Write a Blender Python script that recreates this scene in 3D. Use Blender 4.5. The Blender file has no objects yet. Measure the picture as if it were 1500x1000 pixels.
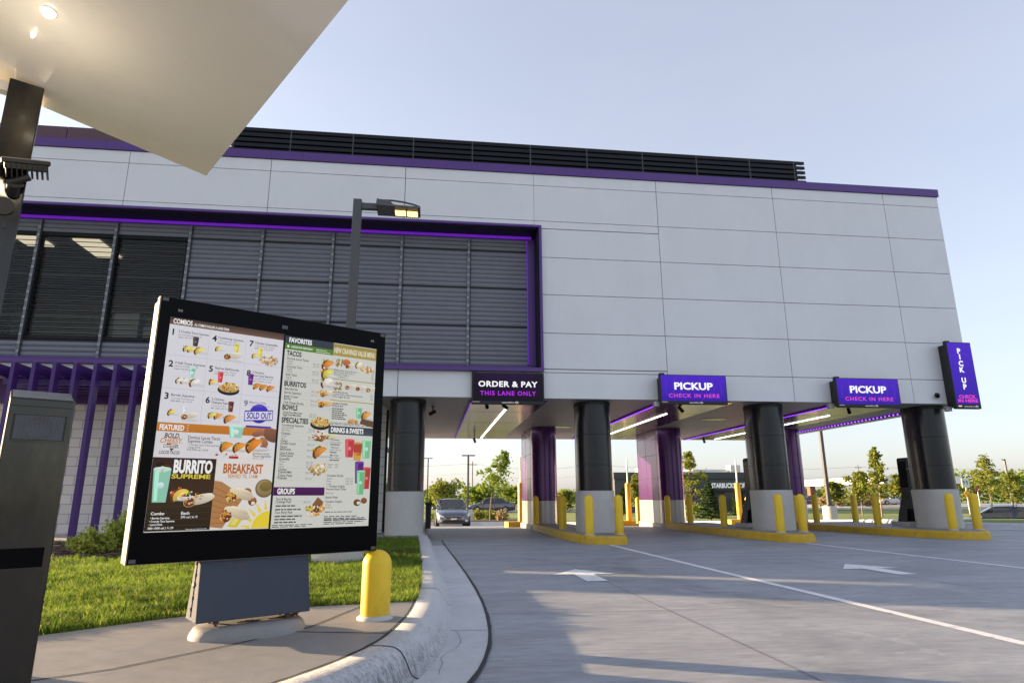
import bpy, math, random
import numpy as np
from mathutils import Matrix, Vector
R = math.radians
random.seed(7)
EXPO = 2.5
EM = 2 ** -EXPO            # emission scale so that lit screens keep their look at this exposure
sc = bpy.context.scene
col = sc.collection
CZ = 0.9                   # camera height
W3 = 3.048                 # wall panel width (10 ft)
D = 13.821                 # facade plane
F = 933.2; PITCH = .2403; YAW = .1258; ROLL = -.0053
_f = np.array([math.sin(YAW)*math.cos(PITCH), math.cos(YAW)*math.cos(PITCH), math.sin(PITCH)])
_r = np.array([math.cos(YAW), -math.sin(YAW), 0.]); _u = np.cross(_r, _f)
_c, _s = math.cos(ROLL), math.sin(ROLL)
_R, _U = _c*_r + _s*_u, -_s*_r + _c*_u
def at(x, y, d):           # a point of the survey photo at a known distance -> world
    v = _f + _R*(x-750)/F - _U*(y-500)/F
    p = np.array([0, 0, CZ]) + v*d
    return Vector(p)

# ---------------------------------------------------------------- materials
def lin(c):
    return tuple(((v/12.92) if v <= .04045 else ((v+.055)/1.055)**2.4) for v in c)
def hexc(r, g, b):
    return lin((r/255, g/255, b/255))
MATS = {}
def mat(name, color=(.5,.5,.5), rough=.6, metal=0., spec=.5, coat=0., noise=0., nscale=8., emit=None, estr=0., bump=0., bscale=60., alpha=None, stretch=None, rvar=0., trans=0.):
    m = bpy.data.materials.new(name); m.use_nodes = True
    nt = m.node_tree; b = nt.nodes['Principled BSDF']
    b.inputs['Base Color'].default_value = (*color, 1)
    b.inputs['Roughness'].default_value = rough
    b.inputs['Metallic'].default_value = metal
    b.inputs['Specular IOR Level'].default_value = spec
    b.inputs['Coat Weight'].default_value = coat
    b.inputs['Coat Roughness'].default_value = .06
    b.inputs['Transmission Weight'].default_value = trans
    tc = nt.nodes.new('ShaderNodeTexCoord'); mp = nt.nodes.new('ShaderNodeMapping')
    nt.links.new(tc.outputs['Object'], mp.inputs[0])
    if stretch: mp.inputs['Scale'].default_value = stretch
    if noise > 0:
        n = nt.nodes.new('ShaderNodeTexNoise'); n.inputs['Scale'].default_value = nscale; n.inputs['Detail'].default_value = 6
        nt.links.new(mp.outputs[0], n.inputs['Vector'])
        mx = nt.nodes.new('ShaderNodeMix'); mx.data_type = 'RGBA'
        mx.inputs[6].default_value = (*[max(0, c*(1-noise)) for c in color], 1)
        mx.inputs[7].default_value = (*[min(1, c*(1+noise)) for c in color], 1)
        nt.links.new(n.outputs['Fac'], mx.inputs[0]); nt.links.new(mx.outputs[2], b.inputs['Base Color'])
        if rvar:
            mr = nt.nodes.new('ShaderNodeMapRange'); mr.inputs[3].default_value = rough-rvar; mr.inputs[4].default_value = rough+rvar
            nt.links.new(n.outputs['Fac'], mr.inputs[0]); nt.links.new(mr.outputs[0], b.inputs['Roughness'])
    if bump > 0:
        n2 = nt.nodes.new('ShaderNodeTexNoise'); n2.inputs['Scale'].default_value = bscale; n2.inputs['Detail'].default_value = 4
        nt.links.new(mp.outputs[0], n2.inputs['Vector'])
        bp = nt.nodes.new('ShaderNodeBump'); bp.inputs['Strength'].default_value = bump; bp.inputs['Distance'].default_value = .01
        nt.links.new(n2.outputs['Fac'], bp.inputs['Height']); nt.links.new(bp.outputs[0], b.inputs['Normal'])
    if emit:
        b.inputs['Emission Color'].default_value = (*emit, 1); b.inputs['Emission Strength'].default_value = estr*EM
    MATS[name] = m
    return m
def nodes(m): return m.node_tree, m.node_tree.nodes['Principled BSDF']

M_panel = mat('panel_paint', (.73, .73, .75), .42, noise=.035, nscale=1.3, bump=.03, bscale=400)
M_dark = mat('joint_dark', (.03, .03, .035), .8)
M_purple = mat('purple_metal', (.085, .028, .20), .38, noise=.08, nscale=3)
M_purple_d = mat('purple_fin_paint', (.055, .014, .15), .45, noise=.08, nscale=3)
M_siding = mat('grey_slats', (.18, .185, .22), .5, metal=.2, noise=.12, nscale=2.5)
M_black = mat('black_metal', (.009, .010, .014), .5, spec=.25, noise=.2, nscale=5)
M_matblack = mat('black_plastic', (.012, .012, .013), .6)
M_gloss = mat('black_gloss_cladding', (.007, .008, .012), .3, spec=.35, coat=.12, noise=.15, nscale=2, rvar=.05, stretch=(6, 6, .4))
M_colp = mat('purple_gloss_cladding', (.085, .016, .13), .25, metal=.3, coat=.2, noise=.06, nscale=2)
M_coll = mat('pearl_cladding', (.40, .39, .41), .3, metal=.3, coat=.3, noise=.05)
M_colr = mat('magenta_cladding', (.42, .20, .36), .25, metal=.3, coat=.4, noise=.05)
M_yellow = mat('yellow_sleeve', (.80, .53, .02), .42, noise=.06, nscale=3, spec=.4)
M_yellowd = mat('orange_yellow_steel', (.78, .42, .02), .45, noise=.1, nscale=4)
M_kerby = mat('yellow_kerb_paint', (.56, .35, .015), .65, noise=.28, nscale=5, bump=.25, bscale=60)
M_soffit = mat('soffit_panel', (.36, .335, .33), .5, noise=.04, nscale=1)
M_steel = mat('brushed_brass_panel', (.50, .44, .37), .2, metal=1., noise=.12, nscale=1.2, stretch=(3, .4, 1), rvar=.05)
M_glass = mat('dark_glass', (.012, .015, .02), .04, spec=.8, noise=.1)
M_led = mat('purple_led', (.2, .05, .5), .5, emit=(.13, .004, .50), estr=.55)
M_led2 = mat('bright_purple_led', (.2, .05, .5), .5, emit=(.30, .03, 1.), estr=2.2)
M_ledhot = mat('led_diode', (.6, .2, .9), .5, emit=(.45, .12, 1.), estr=3.5)
M_white_led = mat('white_light_bar', (.9, .9, .9), .5, emit=(1., .97, .92), estr=5.)
M_ceil_lit = mat('lit_ceiling_panel', (.9, .85, .7), .5, emit=(1., .86, .62), estr=.85)
M_lamp = mat('lamp_emitter', (1, .9, .6), .4, emit=(1., .62, .20), estr=2.6)
M_canopy = mat('canopy_paint', (.90, .85, .76), .2, coat=.5, noise=.03, nscale=2, bump=.02, bscale=30, rvar=.04)
M_steelpost = mat('dark_bronze_post', (.038, .036, .033), .16, metal=.8, coat=.1, noise=.2, nscale=4, rvar=.05)
M_alu = mat('anodised_aluminium', (.30, .275, .235), .55, spec=.12, noise=.05, nscale=8)
M_frontgl = mat('screen_bezel_glass', (.002, .002, .003), .2, spec=.06, noise=.1)
M_saw = mat('saw_cut_joint', (.13, .13, .14), .9)
M_rail = mat('rail_grey', (.15, .155, .18), .55)
M_clip = mat('clip_white', (.55, .55, .58), .5)
M_pedestal = mat('grey_powder_coat', (.066, .074, .10), .7, spec=.12, noise=.1, nscale=8, bump=.15, bscale=500)
M_polebronze = mat('bronze_pole_paint', (.07, .068, .075), .4, noise=.1)
M_rust = mat('rusty_steel', (.16, .08, .04), .8, noise=.5, nscale=20)
M_whitepipe = mat('white_pvc', (.8, .78, .74), .4)
M_tyre = mat('tyre_rubber', (.02, .02, .02), .85, bump=.1)
M_rim = mat('alloy_rim', (.55, .56, .58), .3, metal=.8)
M_sky = None
def ramp(nt, src, pts):
    r = nt.nodes.new('ShaderNodeValToRGB'); e = r.color_ramp.elements
    while len(e) < len(pts): e.new(.5)
    for i, (p, c) in enumerate(pts): e[i].position = p; e[i].color = (*c, 1)
    nt.links.new(src, r.inputs[0]); return r
def noise(nt, vec, scale, detail=6, rough=.55, st=None):
    if st:
        mp = nt.nodes.new('ShaderNodeMapping'); mp.inputs['Scale'].default_value = st; nt.links.new(vec, mp.inputs[0]); vec = mp.outputs[0]
    n = nt.nodes.new('ShaderNodeTexNoise'); n.inputs['Scale'].default_value = scale; n.inputs['Detail'].default_value = detail; n.inputs['Roughness'].default_value = rough
    nt.links.new(vec, n.inputs['Vector']); return n
def mixc(nt, fac, a, b, mode='MIX'):
    mx = nt.nodes.new('ShaderNodeMix'); mx.data_type = 'RGBA'; mx.blend_type = mode
    for i, v in ((6, a), (7, b)):
        if isinstance(v, tuple): mx.inputs[i].default_value = (*v, 1)
        else: nt.links.new(v, mx.inputs[i])
    if isinstance(fac, float): mx.inputs[0].default_value = fac
    else: nt.links.new(fac, mx.inputs[0])
    return mx.outputs[2]
def bumpn(nt, b, h, s, dist=.01):
    bp = nt.nodes.new('ShaderNodeBump'); bp.inputs['Strength'].default_value = s; bp.inputs['Distance'].default_value = dist
    nt.links.new(h, bp.inputs['Height']); nt.links.new(bp.outputs[0], b.inputs['Normal'])

def weather(m, dirt, lo, hi, sc=6, st=(1,1,1), amt=.5, zfoot=None):
    nt, b = nodes(m); s = b.inputs['Base Color']; tc = nt.nodes.new('ShaderNodeTexCoord').outputs['Object']
    n = noise(nt, tc, sc, 9, .72, st); f = ramp(nt, n.outputs['Fac'], [(lo,(0,)*3),(hi,(amt,)*3)]).outputs[0]
    if zfoot:
        sx = nt.nodes.new('ShaderNodeSeparateXYZ'); nt.links.new(tc, sx.inputs[0]); mr = nt.nodes.new('ShaderNodeMapRange'); mr.inputs[1].default_value = zfoot; mr.inputs[2].default_value = 0.; mr.inputs[3].default_value = 0.; mr.inputs[4].default_value = .65; nt.links.new(sx.outputs[2], mr.inputs[0])
        n2 = noise(nt, tc, 22, 6, .7); mu = nt.nodes.new('ShaderNodeMath'); mu.operation = 'MULTIPLY'; nt.links.new(mr.outputs[0], mu.inputs[0]); nt.links.new(n2.outputs['Fac'], mu.inputs[1])
        ad = nt.nodes.new('ShaderNodeMath'); ad.use_clamp = True; nt.links.new(mu.outputs[0], ad.inputs[0]); nt.links.new(f, ad.inputs[1]); f = ad.outputs[0]
    old = s.links[0].from_socket if s.links else tuple(s.default_value)[:3]
    nt.links.new(mixc(nt, f, old, dirt), s)


weather(M_yellow, (.42,.27,.03), .52, .70, 5, (1,1,.35), .35, .22)
weather(M_kerby, (.24,.21,.17), .55, .66, 9, (1,1,1), .85)
weather(M_yellowd, (.35,.16,.03), .5, .7, 6, (1,1,.3), .5)
weather(M_panel, (.63,.63,.65), .42, .75, .6, (1.5,1,.8), .5)
weather(M_panel, (.56,.57,.59), .60, .72, 14, (1.6,1,.12), .35)
_nt, _b = nodes(M_panel); _tc = _nt.nodes.new('ShaderNodeTexCoord').outputs['Object']; _v = _nt.nodes.new('ShaderNodeTexVoronoi'); _v.inputs['Scale'].default_value = 2.6; _nt.links.new(_tc, _v.inputs['Vector'])
_o = _b.inputs['Base Color'].links[0].from_socket; _nt.links.new(mixc(_nt, ramp(_nt, _v.outputs['Distance'], [(.018,(.55,)*3),(.035,(0,)*3)]).outputs[0], _o, (.35,.35,.36)), _b.inputs['Base Color'])
weather(M_soffit, (.27,.25,.25), .5, .75, 1.2, (1,1,1), .5)
weather(M_steelpost, (.12,.10,.07), .5, .7, 5, (1,1,.4), .4)
weather(M_canopy, (.62,.57,.50), .55, .85, 1.4, (1,1,1), .5)
weather(M_gloss, (.03,.032,.038), .5, .75, 4, (2,2,.3), .5)
weather(M_pedestal, (.11,.10,.09), .55, .75, 12, (1,1,.5), .5)
def concrete(name, base, dark, st=(1,1,1), stains=.5, bs=.25, black=0.):
    m = mat(name, base, .62); nt, b = nodes(m)
    tc = nt.nodes.new('ShaderNodeTexCoord').outputs['Object']
    n1 = noise(nt, tc, .95, 10, .70, st); n2 = noise(nt, tc, 7, 8, .68, (st[0]*1.1, st[1]*1.5, 1)); n3 = noise(nt, tc, 160, 3)
    c = mixc(nt, ramp(nt, n1.outputs['Fac'], [(.30, (0,)*3), (.70, (1,)*3)]).outputs[0], dark, base)
    c = mixc(nt, stains, c, ramp(nt, n2.outputs['Fac'], [(.25, (.55,.56,.6)), (.62, (1,1,1))]).outputs[0], 'MULTIPLY')
    c = mixc(nt, .25, c, ramp(nt, n3.outputs['Fac'], [(.35, (.6,.6,.6)), (.6, (1,1,1))]).outputs[0], 'MULTIPLY')
    n5 = noise(nt, tc, 2.3, 10, .75); c = mixc(nt, ramp(nt, n5.outputs['Fac'], [(.60, (0,)*3), (.68, (.38,)*3)]).outputs[0], c, tuple(v*.55 for v in dark))
    n6 = noise(nt, tc, 1.1, 10, .72); c = mixc(nt, ramp(nt, n6.outputs['Fac'], [(.58, (0,)*3), (.72, (.45,)*3)]).outputs[0], c, tuple(min(1, v*1.35) for v in base))
    # oil drips and small dark specks
    v = nt.nodes.new('ShaderNodeTexVoronoi'); v.inputs['Scale'].default_value = 1.3; nt.links.new(tc, v.inputs['Vector'])
    c = mixc(nt, ramp(nt, v.outputs['Distance'], [(.012, (.75,)*3), (.03, (0,)*3)]).outputs[0], c, (.07,.07,.075))
    if black:    # tyre scuffs, heaviest where the kerb bends
        n4 = noise(nt, tc, 24, 10, .85, (1.8, 1.8, .22)); sx = nt.nodes.new('ShaderNodeSeparateXYZ'); nt.links.new(tc, sx.inputs[0])
        mr = nt.nodes.new('ShaderNodeMapRange'); mr.inputs[1].default_value = 2.8; mr.inputs[2].default_value = 5.4; mr.inputs[3].default_value = .13; mr.inputs[4].default_value = -.05; nt.links.new(sx.outputs[1], mr.inputs[0])
        mz = nt.nodes.new('ShaderNodeMapRange'); mz.inputs[1].default_value = .15; mz.inputs[2].default_value = .06; mz.inputs[3].default_value = -.07; mz.inputs[4].default_value = .03; nt.links.new(sx.outputs[2], mz.inputs[0])
        ad = nt.nodes.new('ShaderNodeMath'); nt.links.new(n4.outputs['Fac'], ad.inputs[0]); nt.links.new(mr.outputs[0], ad.inputs[1])
        ad2 = nt.nodes.new('ShaderNodeMath'); nt.links.new(ad.outputs[0], ad2.inputs[0]); nt.links.new(mz.outputs[0], ad2.inputs[1])
        c = mixc(nt, ramp(nt, ad2.outputs[0], [(.50, (0,)*3), (.70, (.9,)*3)]).outputs[0], c, (.07,.07,.075))
    nt.links.new(c, b.inputs['Base Color'])
    rr = nt.nodes.new('ShaderNodeMapRange'); rr.inputs[3].default_value = .42; rr.inputs[4].default_value = .8
    nt.links.new(n2.outputs['Fac'], rr.inputs[0]); nt.links.new(rr.outputs[0], b.inputs['Roughness'])
    bumpn(nt, b, n3.outputs['Fac'], bs)
    return m
M_pave = concrete('brushed_concrete_pavement', (.42, .44, .475), (.25, .265, .295), (.6, 2.0, 1), .9)
def tyre_arcs(m):
    nt, b = nodes(m); old = b.inputs['Base Color'].links[0].from_socket; tc = nt.nodes.new('ShaderNodeTexCoord').outputs['Object']
    for cx, cy, r1, r2, k in ((6.4, 7.9, 3.82, 4.02, .72), (6.4, 7.9, 4.25, 4.36, .8), (-3.6, 6.2, 6.3, 6.5, .85), (13., 4., 6.2, 6.42, .8)):
        vm = nt.nodes.new('ShaderNodeVectorMath'); vm.operation = 'DISTANCE'; vm.inputs[1].default_value = (cx, cy, 0); nt.links.new(tc, vm.inputs[0])
        mr = ramp(nt, vm.outputs['Value'], [(0,(0,)*3)]); mr.color_ramp.interpolation = 'LINEAR'
        sc_ = nt.nodes.new('ShaderNodeMath'); sc_.operation = 'DIVIDE'; sc_.inputs[1].default_value = 10.; nt.links.new(vm.outputs['Value'], sc_.inputs[0])
        rr_ = ramp(nt, sc_.outputs[0], [((r1-.12)/10,(0,)*3), (r1/10,(1,)*3), (r2/10,(1,)*3), ((r2+.12)/10,(0,)*3)])
        n = noise(nt, tc, 2.2, 5, .7); mu = nt.nodes.new('ShaderNodeMath'); mu.operation = 'MULTIPLY'
        nt.links.new(rr_.outputs[0], mu.inputs[0]); nt.links.new(ramp(nt, n.outputs['Fac'], [(.4,(0,)*3),(.62,(1,)*3)]).outputs[0], mu.inputs[1])
        old = mixc(nt, mu.outputs[0], old, mixc(nt, 1., old, (k,k,k), 'MULTIPLY'))
    nt.links.new(old, b.inputs['Base Color'])
tyre_arcs(M_pave)
M_walk = concrete('sidewalk_concrete', (.285, .28, .28), (.235, .23, .232), (1,1,1), .35)
M_kerb = concrete('stained_kerb_concrete', (.58, .59, .61), (.50, .51, .53), (1,1,1), .2, black=.1)
M_gutter = concrete('pale_gutter_concrete', (.62, .64, .67), (.46, .48, .50), (1,1,1), .3)
M_colbase = concrete('column_base_concrete', (.52, .50, .48), (.45, .44, .42), (1,1,1), .15, .1)
M_island = concrete('island_concrete', (.30, .295, .30), (.24, .24, .25), (1,1,1), .3)
M_road = mat('far_asphalt', (.14, .14, .145), .8, noise=.2, nscale=.8)

M_paint = mat('white_road_paint', (.78, .78, .80), .6); nt, b = nodes(M_paint)
_t = nt.nodes.new('ShaderNodeTexCoord').outputs['Object']; _n = noise(nt, _t, 9, 8, .75)
nt.links.new(mixc(nt, ramp(nt, _n.outputs['Fac'], [(.36, (1,)*3), (.46, (0,)*3)]).outputs[0], (.74,.74,.77), (.38,.38,.40)), b.inputs['Base Color'])

M_lawnbase = mat('turf_soil', (.05, .075, .018), .95, noise=.5, nscale=5, bump=.6, bscale=30)
def grassmat(name, dark, lite, ys):
    m = mat(name, lite, .7, spec=.25); nt, b = nodes(m)
    tc = nt.nodes.new('ShaderNodeTexCoord').outputs['Object']
    n1 = noise(nt, tc, .9, 5); n2 = noise(nt, tc, 14, 3)
    c = mixc(nt, ramp(nt, n1.outputs['Fac'], [(.35, (0,)*3), (.65, (1,)*3)]).outputs[0], dark, lite)
    c = mixc(nt, ramp(nt, n2.outputs['Fac'], [(.5, (0,)*3), (.75, (1,)*3)]).outputs[0], c, ys)
    nt.links.new(c, b.inputs['Base Color'])
    # thin blades let light through
    tr = nt.nodes.new('ShaderNodeBsdfTranslucent'); nt.links.new(c, tr.inputs[0])
    ms = nt.nodes.new('ShaderNodeMixShader'); ms.inputs[0].default_value = .45
    nt.links.new(b.outputs[0], ms.inputs[1]); nt.links.new(tr.outputs[0], ms.inputs[2])
    nt.links.new(ms.outputs[0], nt.nodes['Material Output'].inputs[0])
    return m
M_grass = grassmat('grass_blades', (.05, .10, .012), (.17, .26, .03), (.38, .42, .08))
M_leaf = grassmat('leaf_green', (.10, .17, .02), (.22, .30, .04), (.34, .38, .07))
M_leafd = grassmat('leaf_deep_green', (.05, .10, .015), (.10, .17, .03), (.18, .23, .05))
M_leafy = grassmat('leaf_yellow_green', (.13, .17, .03), (.22, .25, .04), (.36, .34, .07))
M_needle = grassmat('spruce_needles', (.02, .045, .015), (.05, .09, .025), (.10, .14, .04))
M_tuft = grassmat('dry_ornamental_grass', (.30, .22, .10), (.42, .32, .16), (.5, .42, .22))
M_bark = mat('bark', (.20, .16, .12), .9, noise=.3, nscale=10)
M_fargrass = mat('far_turf', (.13, .19, .03), .9); nt, b = nodes(M_fargrass)
_t = nt.nodes.new('ShaderNodeTexCoord').outputs['Object']; _n = noise(nt, _t, .35, 8, .6, (.25, 2.5, 1)); _n2 = noise(nt, _t, 9, 4)
_cc = mixc(nt, ramp(nt, _n.outputs['Fac'], [(.35, (0,)*3), (.65, (1,)*3)]).outputs[0], (.10, .15, .022), (.27, .32, .06))
nt.links.new(mixc(nt, .5, _cc, ramp(nt, _n2.outputs['Fac'], [(.35, (.45,)*3), (.6, (1,)*3)]).outputs[0], 'MULTIPLY'), b.inputs['Base Color'])
M_mulch = mat('bark_mulch', (.07, .042, .028), .95, noise=.7, nscale=40, bump=1., bscale=45)
M_mulchl = mat('mulch_chip', (.16, .10, .065), .9, noise=.4, nscale=20)

M_block = mat('split_face_block', (.50, .48, .45), .85, bump=.4, bscale=90); nt, b = nodes(M_block)
_t = nt.nodes.new('ShaderNodeTexCoord').outputs['Object']; _m = nt.nodes.new('ShaderNodeMapping'); _m.inputs['Rotation'].default_value = (R(90), 0, 0)
nt.links.new(_t, _m.inputs[0]); br = nt.nodes.new('ShaderNodeTexBrick'); nt.links.new(_m.outputs[0], br.inputs['Vector'])
br.inputs['Color1'].default_value = (.70, .68, .64, 1); br.inputs['Color2'].default_value = (.63, .61, .58, 1); br.inputs['Mortar'].default_value = (.33, .32, .31, 1)
br.inputs['Scale'].default_value = 1; br.inputs['Brick Width'].default_value = .406; br.inputs['Row Height'].default_value = .203; br.inputs['Mortar Size'].default_value = .008
nt.links.new(br.outputs['Color'], b.inputs['Base Color'])
M_maroon = mat('maroon_fibre_panel', (.105, .05, .065), .6, noise=.2, nscale=8)

# colour-attribute materials: printed / lit menu artwork and sign faces
def attr_mat(name, strength):
    m = mat(name, (.005,.005,.005), .3, spec=.12); nt, b = nodes(m)
    a = nt.nodes.new('ShaderNodeAttribute'); a.attribute_name = 'ink'
    nt.links.new(a.outputs['Color'], b.inputs['Emission Color']); b.inputs['Emission Strength'].default_value = strength*EM
    return m
M_menu = attr_mat('lit_menu_artwork', .80)
nt, b = nodes(M_menu); _a = [n for n in nt.nodes if n.type == 'ATTRIBUTE'][0]; _t = nt.nodes.new('ShaderNodeTexCoord').outputs['Object']
_n = noise(nt, _t, 130, 4, .7); _c2 = mixc(nt, .28, _a.outputs['Color'], ramp(nt, _n.outputs['Fac'], [(.3, (.72,.70,.68)), (.5, (1,1,1)), (.72, (1.15,1.12,1.05))]).outputs[0], 'MULTIPLY')
nt.links.new(_c2, b.inputs['Emission Color'])
M_sign = attr_mat('lit_sign_face', 1.0)

# ---------------------------------------------------------------- mesh builder
class MB:
    def __init__(s): s.v = []; s.f = []; s.m = []; s.c = []; s.sm = []
    def face(s, pts, m=0, c=None, sm=False):
        b = len(s.v); s.v += [tuple(p) for p in pts]; s.f.append(tuple(range(b, b+len(pts)))); s.m.append(m); s.c.append(c); s.sm.append(sm); return s
    def add(s, vs, fs, m=0, c=None, sm=False):
        b = len(s.v); s.v += [tuple(p) for p in vs]
        for f in fs: s.f.append(tuple(i+b for i in f)); s.m.append(m); s.c.append(c); s.sm.append(sm)
        return s
    def box(s, x0, x1, y0, y1, z0, z1, m=0, c=None, M=None):
        vs = [Vector((x, y, z)) for z in (z0, z1) for y in (y0, y1) for x in (x0, x1)]
        if M: vs = [M @ v for v in vs]
        return s.add(vs, [(0,2,3,1), (4,5,7,6), (0,1,5,4), (2,6,7,3), (0,4,6,2), (1,3,7,5)], m, c)
    def bar(s, a, b, w, h=None, m=0, up=(0,0,1)):
        a, b = Vector(a), Vector(b); h = h or w; d = (b-a).normalized(); u = Vector(up)
        if abs(d.dot(u)) > .95: u = Vector((1, 0, 0))
        x = d.cross(u).normalized(); y = x.cross(d)
        vs = [p + x*sx*w/2 + y*sy*h/2 for p in (a, b) for sx, sy in ((-1,-1), (1,-1), (1,1), (-1,1))]
        return s.add(vs, [(3,2,1,0), (4,5,6,7), (0,1,5,4), (1,2,6,5), (2,3,7,6), (3,0,4,7)], m)
    def tube(s, a, b, r0, r1=None, n=12, m=0, sm=True, caps=True):
        a, b = Vector(a), Vector(b); r1 = r0 if r1 is None else r1; d = (b-a).normalized()
        u = Vector((0,0,1)) if abs(d.z) < .95 else Vector((1,0,0)); x = d.cross(u).normalized(); y = x.cross(d)
        vs = []
        for p, r in ((a, r0), (b, r1)):
            for i in range(n):
                t = 2*math.pi*i/n; vs.append(p + x*r*math.cos(t) + y*r*math.sin(t))
        s.add(vs, [(i, (i+1) % n, n+(i+1) % n, n+i) for i in range(n)], m, None, sm)
        if caps: s.face([vs[i] for i in range(n)][::-1], m); s.face([vs[n+i] for i in range(n)], m)
        return s
    def lathe(s, prof, n=24, m=0, M=None, ms=None, sm=True):
        vs = []; N = len(prof)
        for r, z in prof:
            for i in range(n):
                t = 2*math.pi*i/n; p = Vector((r*math.cos(t), r*math.sin(t), z)); vs.append(M @ p if M else p)
        b = len(s.v); s.v += [tuple(p) for p in vs]
        for j in range(N-1):
            for i in range(n):
                s.f.append((b+j*n+i, b+j*n+(i+1) % n, b+(j+1)*n+(i+1) % n, b+(j+1)*n+i)); s.m.append(ms[j] if ms else m); s.c.append(None); s.sm.append(sm)
        return s
    def prism(s, poly, z0, z1, m=0, mtop=None, M=None, sm=False):   # poly: xy outline (ccw)
        n = len(poly); vs = [Vector((x, y, z0)) for x, y in poly] + [Vector((x, y, z1)) for x, y in poly]
        if M: vs = [M @ v for v in vs]
        b = len(s.v); s.v += [tuple(p) for p in vs]
        for i in range(n):
            s.f.append((b+i, b+(i+1) % n, b+n+(i+1) % n, b+n+i)); s.m.append(m); s.c.append(None); s.sm.append(sm)
        s.face(vs[n:], m if mtop is None else mtop); s.face(vs[:n][::-1], m)
        return s
    def loft(s, rings, m=0, closed=True, sm=True, caps=True):
        n = len(rings[0]); b = len(s.v)
        for r in rings: s.v += [tuple(p) for p in r]
        for j in range(len(rings)-1):
            for i in range(n if closed else n-1):
                s.f.append((b+j*n+i, b+j*n+(i+1) % n, b+(j+1)*n+(i+1) % n, b+(j+1)*n+i)); s.m.append(m); s.c.append(None); s.sm.append(sm)
        if caps and closed: s.face(list(rings[0])[::-1], m); s.face(list(rings[-1]), m)
        return s
    def mesh(s, name, mats):
        me = bpy.data.meshes.new(name); me.from_pydata(s.v, [], s.f)
        for m in mats: me.materials.append(m)
        me.polygons.foreach_set('material_index', s.m); me.polygons.foreach_set('use_smooth', s.sm)
        if any(c is not None for c in s.c):
            a = me.color_attributes.new('ink', 'FLOAT_COLOR', 'CORNER'); buf = []
            for f, c in zip(s.f, s.c):
                if c is None: c = (0, 0, 0)
                if isinstance(c[0], tuple):
                    for k in c: buf += [*k, 1.]
                else: buf += [*c, 1.]*len(f)
            a.data.foreach_set('color', buf)
        me.validate(); me.update(); return me
WM = {}
def obj(name, mb, mats, parent=None, loc=None, bevel=0., tag=None):
    mats = mats if isinstance(mats, (list, tuple)) else [mats]
    o = bpy.data.objects.new(name, mb.mesh(name, mats)); col.objects.link(o)
    if parent is not None:
        o.parent = parent; pw = WM[parent.name]
        if loc is None: o.matrix_parent_inverse = pw.inverted(); WM[o.name] = Matrix.Identity(4)
        else: o.location = loc; WM[o.name] = pw @ Matrix.Translation(loc)
    else: o.location = loc or (0,0,0); WM[o.name] = Matrix.Translation(o.location)
    if bevel:
        bm = o.modifiers.new('bevel', 'BEVEL'); bm.width = bevel; bm.segments = 2; bm.limit_method = 'ANGLE'; bm.angle_limit = R(40)
    return o
def local(o): return (0,0,0)
def tag(o, label, cat, group=None, kind=None):
    if label: o['label'] = label
    if cat: o['category'] = cat
    if group: o['group'] = group
    if kind: o['kind'] = kind
    return o
def thing(name, label, cat, loc=(0,0,0), rz=0., group=None):
    o = bpy.data.objects.new(name, None); col.objects.link(o); o.empty_display_size = .2
    o.location = loc; o.rotation_euler = (0, 0, rz); WM[o.name] = Matrix.Translation(loc) @ Matrix.Rotation(rz, 4, 'Z')
    return tag(o, label, cat, group)
def kids(o): return [c for c in bpy.data.objects if c.parent == o]
def dup(root, loc, rz=0., label=None, scale=None):
    r = root.copy(); col.objects.link(r); r.location = loc; r.rotation_euler = (0, 0, rz)
    if scale: r.scale = scale
    if label: r['label'] = label
    for ch in kids(root):
        c = ch.copy(); col.objects.link(c); c.parent = r
        for g in kids(ch):
            e = g.copy(); col.objects.link(e); e.parent = c
    return r
def setting(name, mb, mats): o = obj(name, mb, mats); o['kind'] = 'structure'; return o

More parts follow.
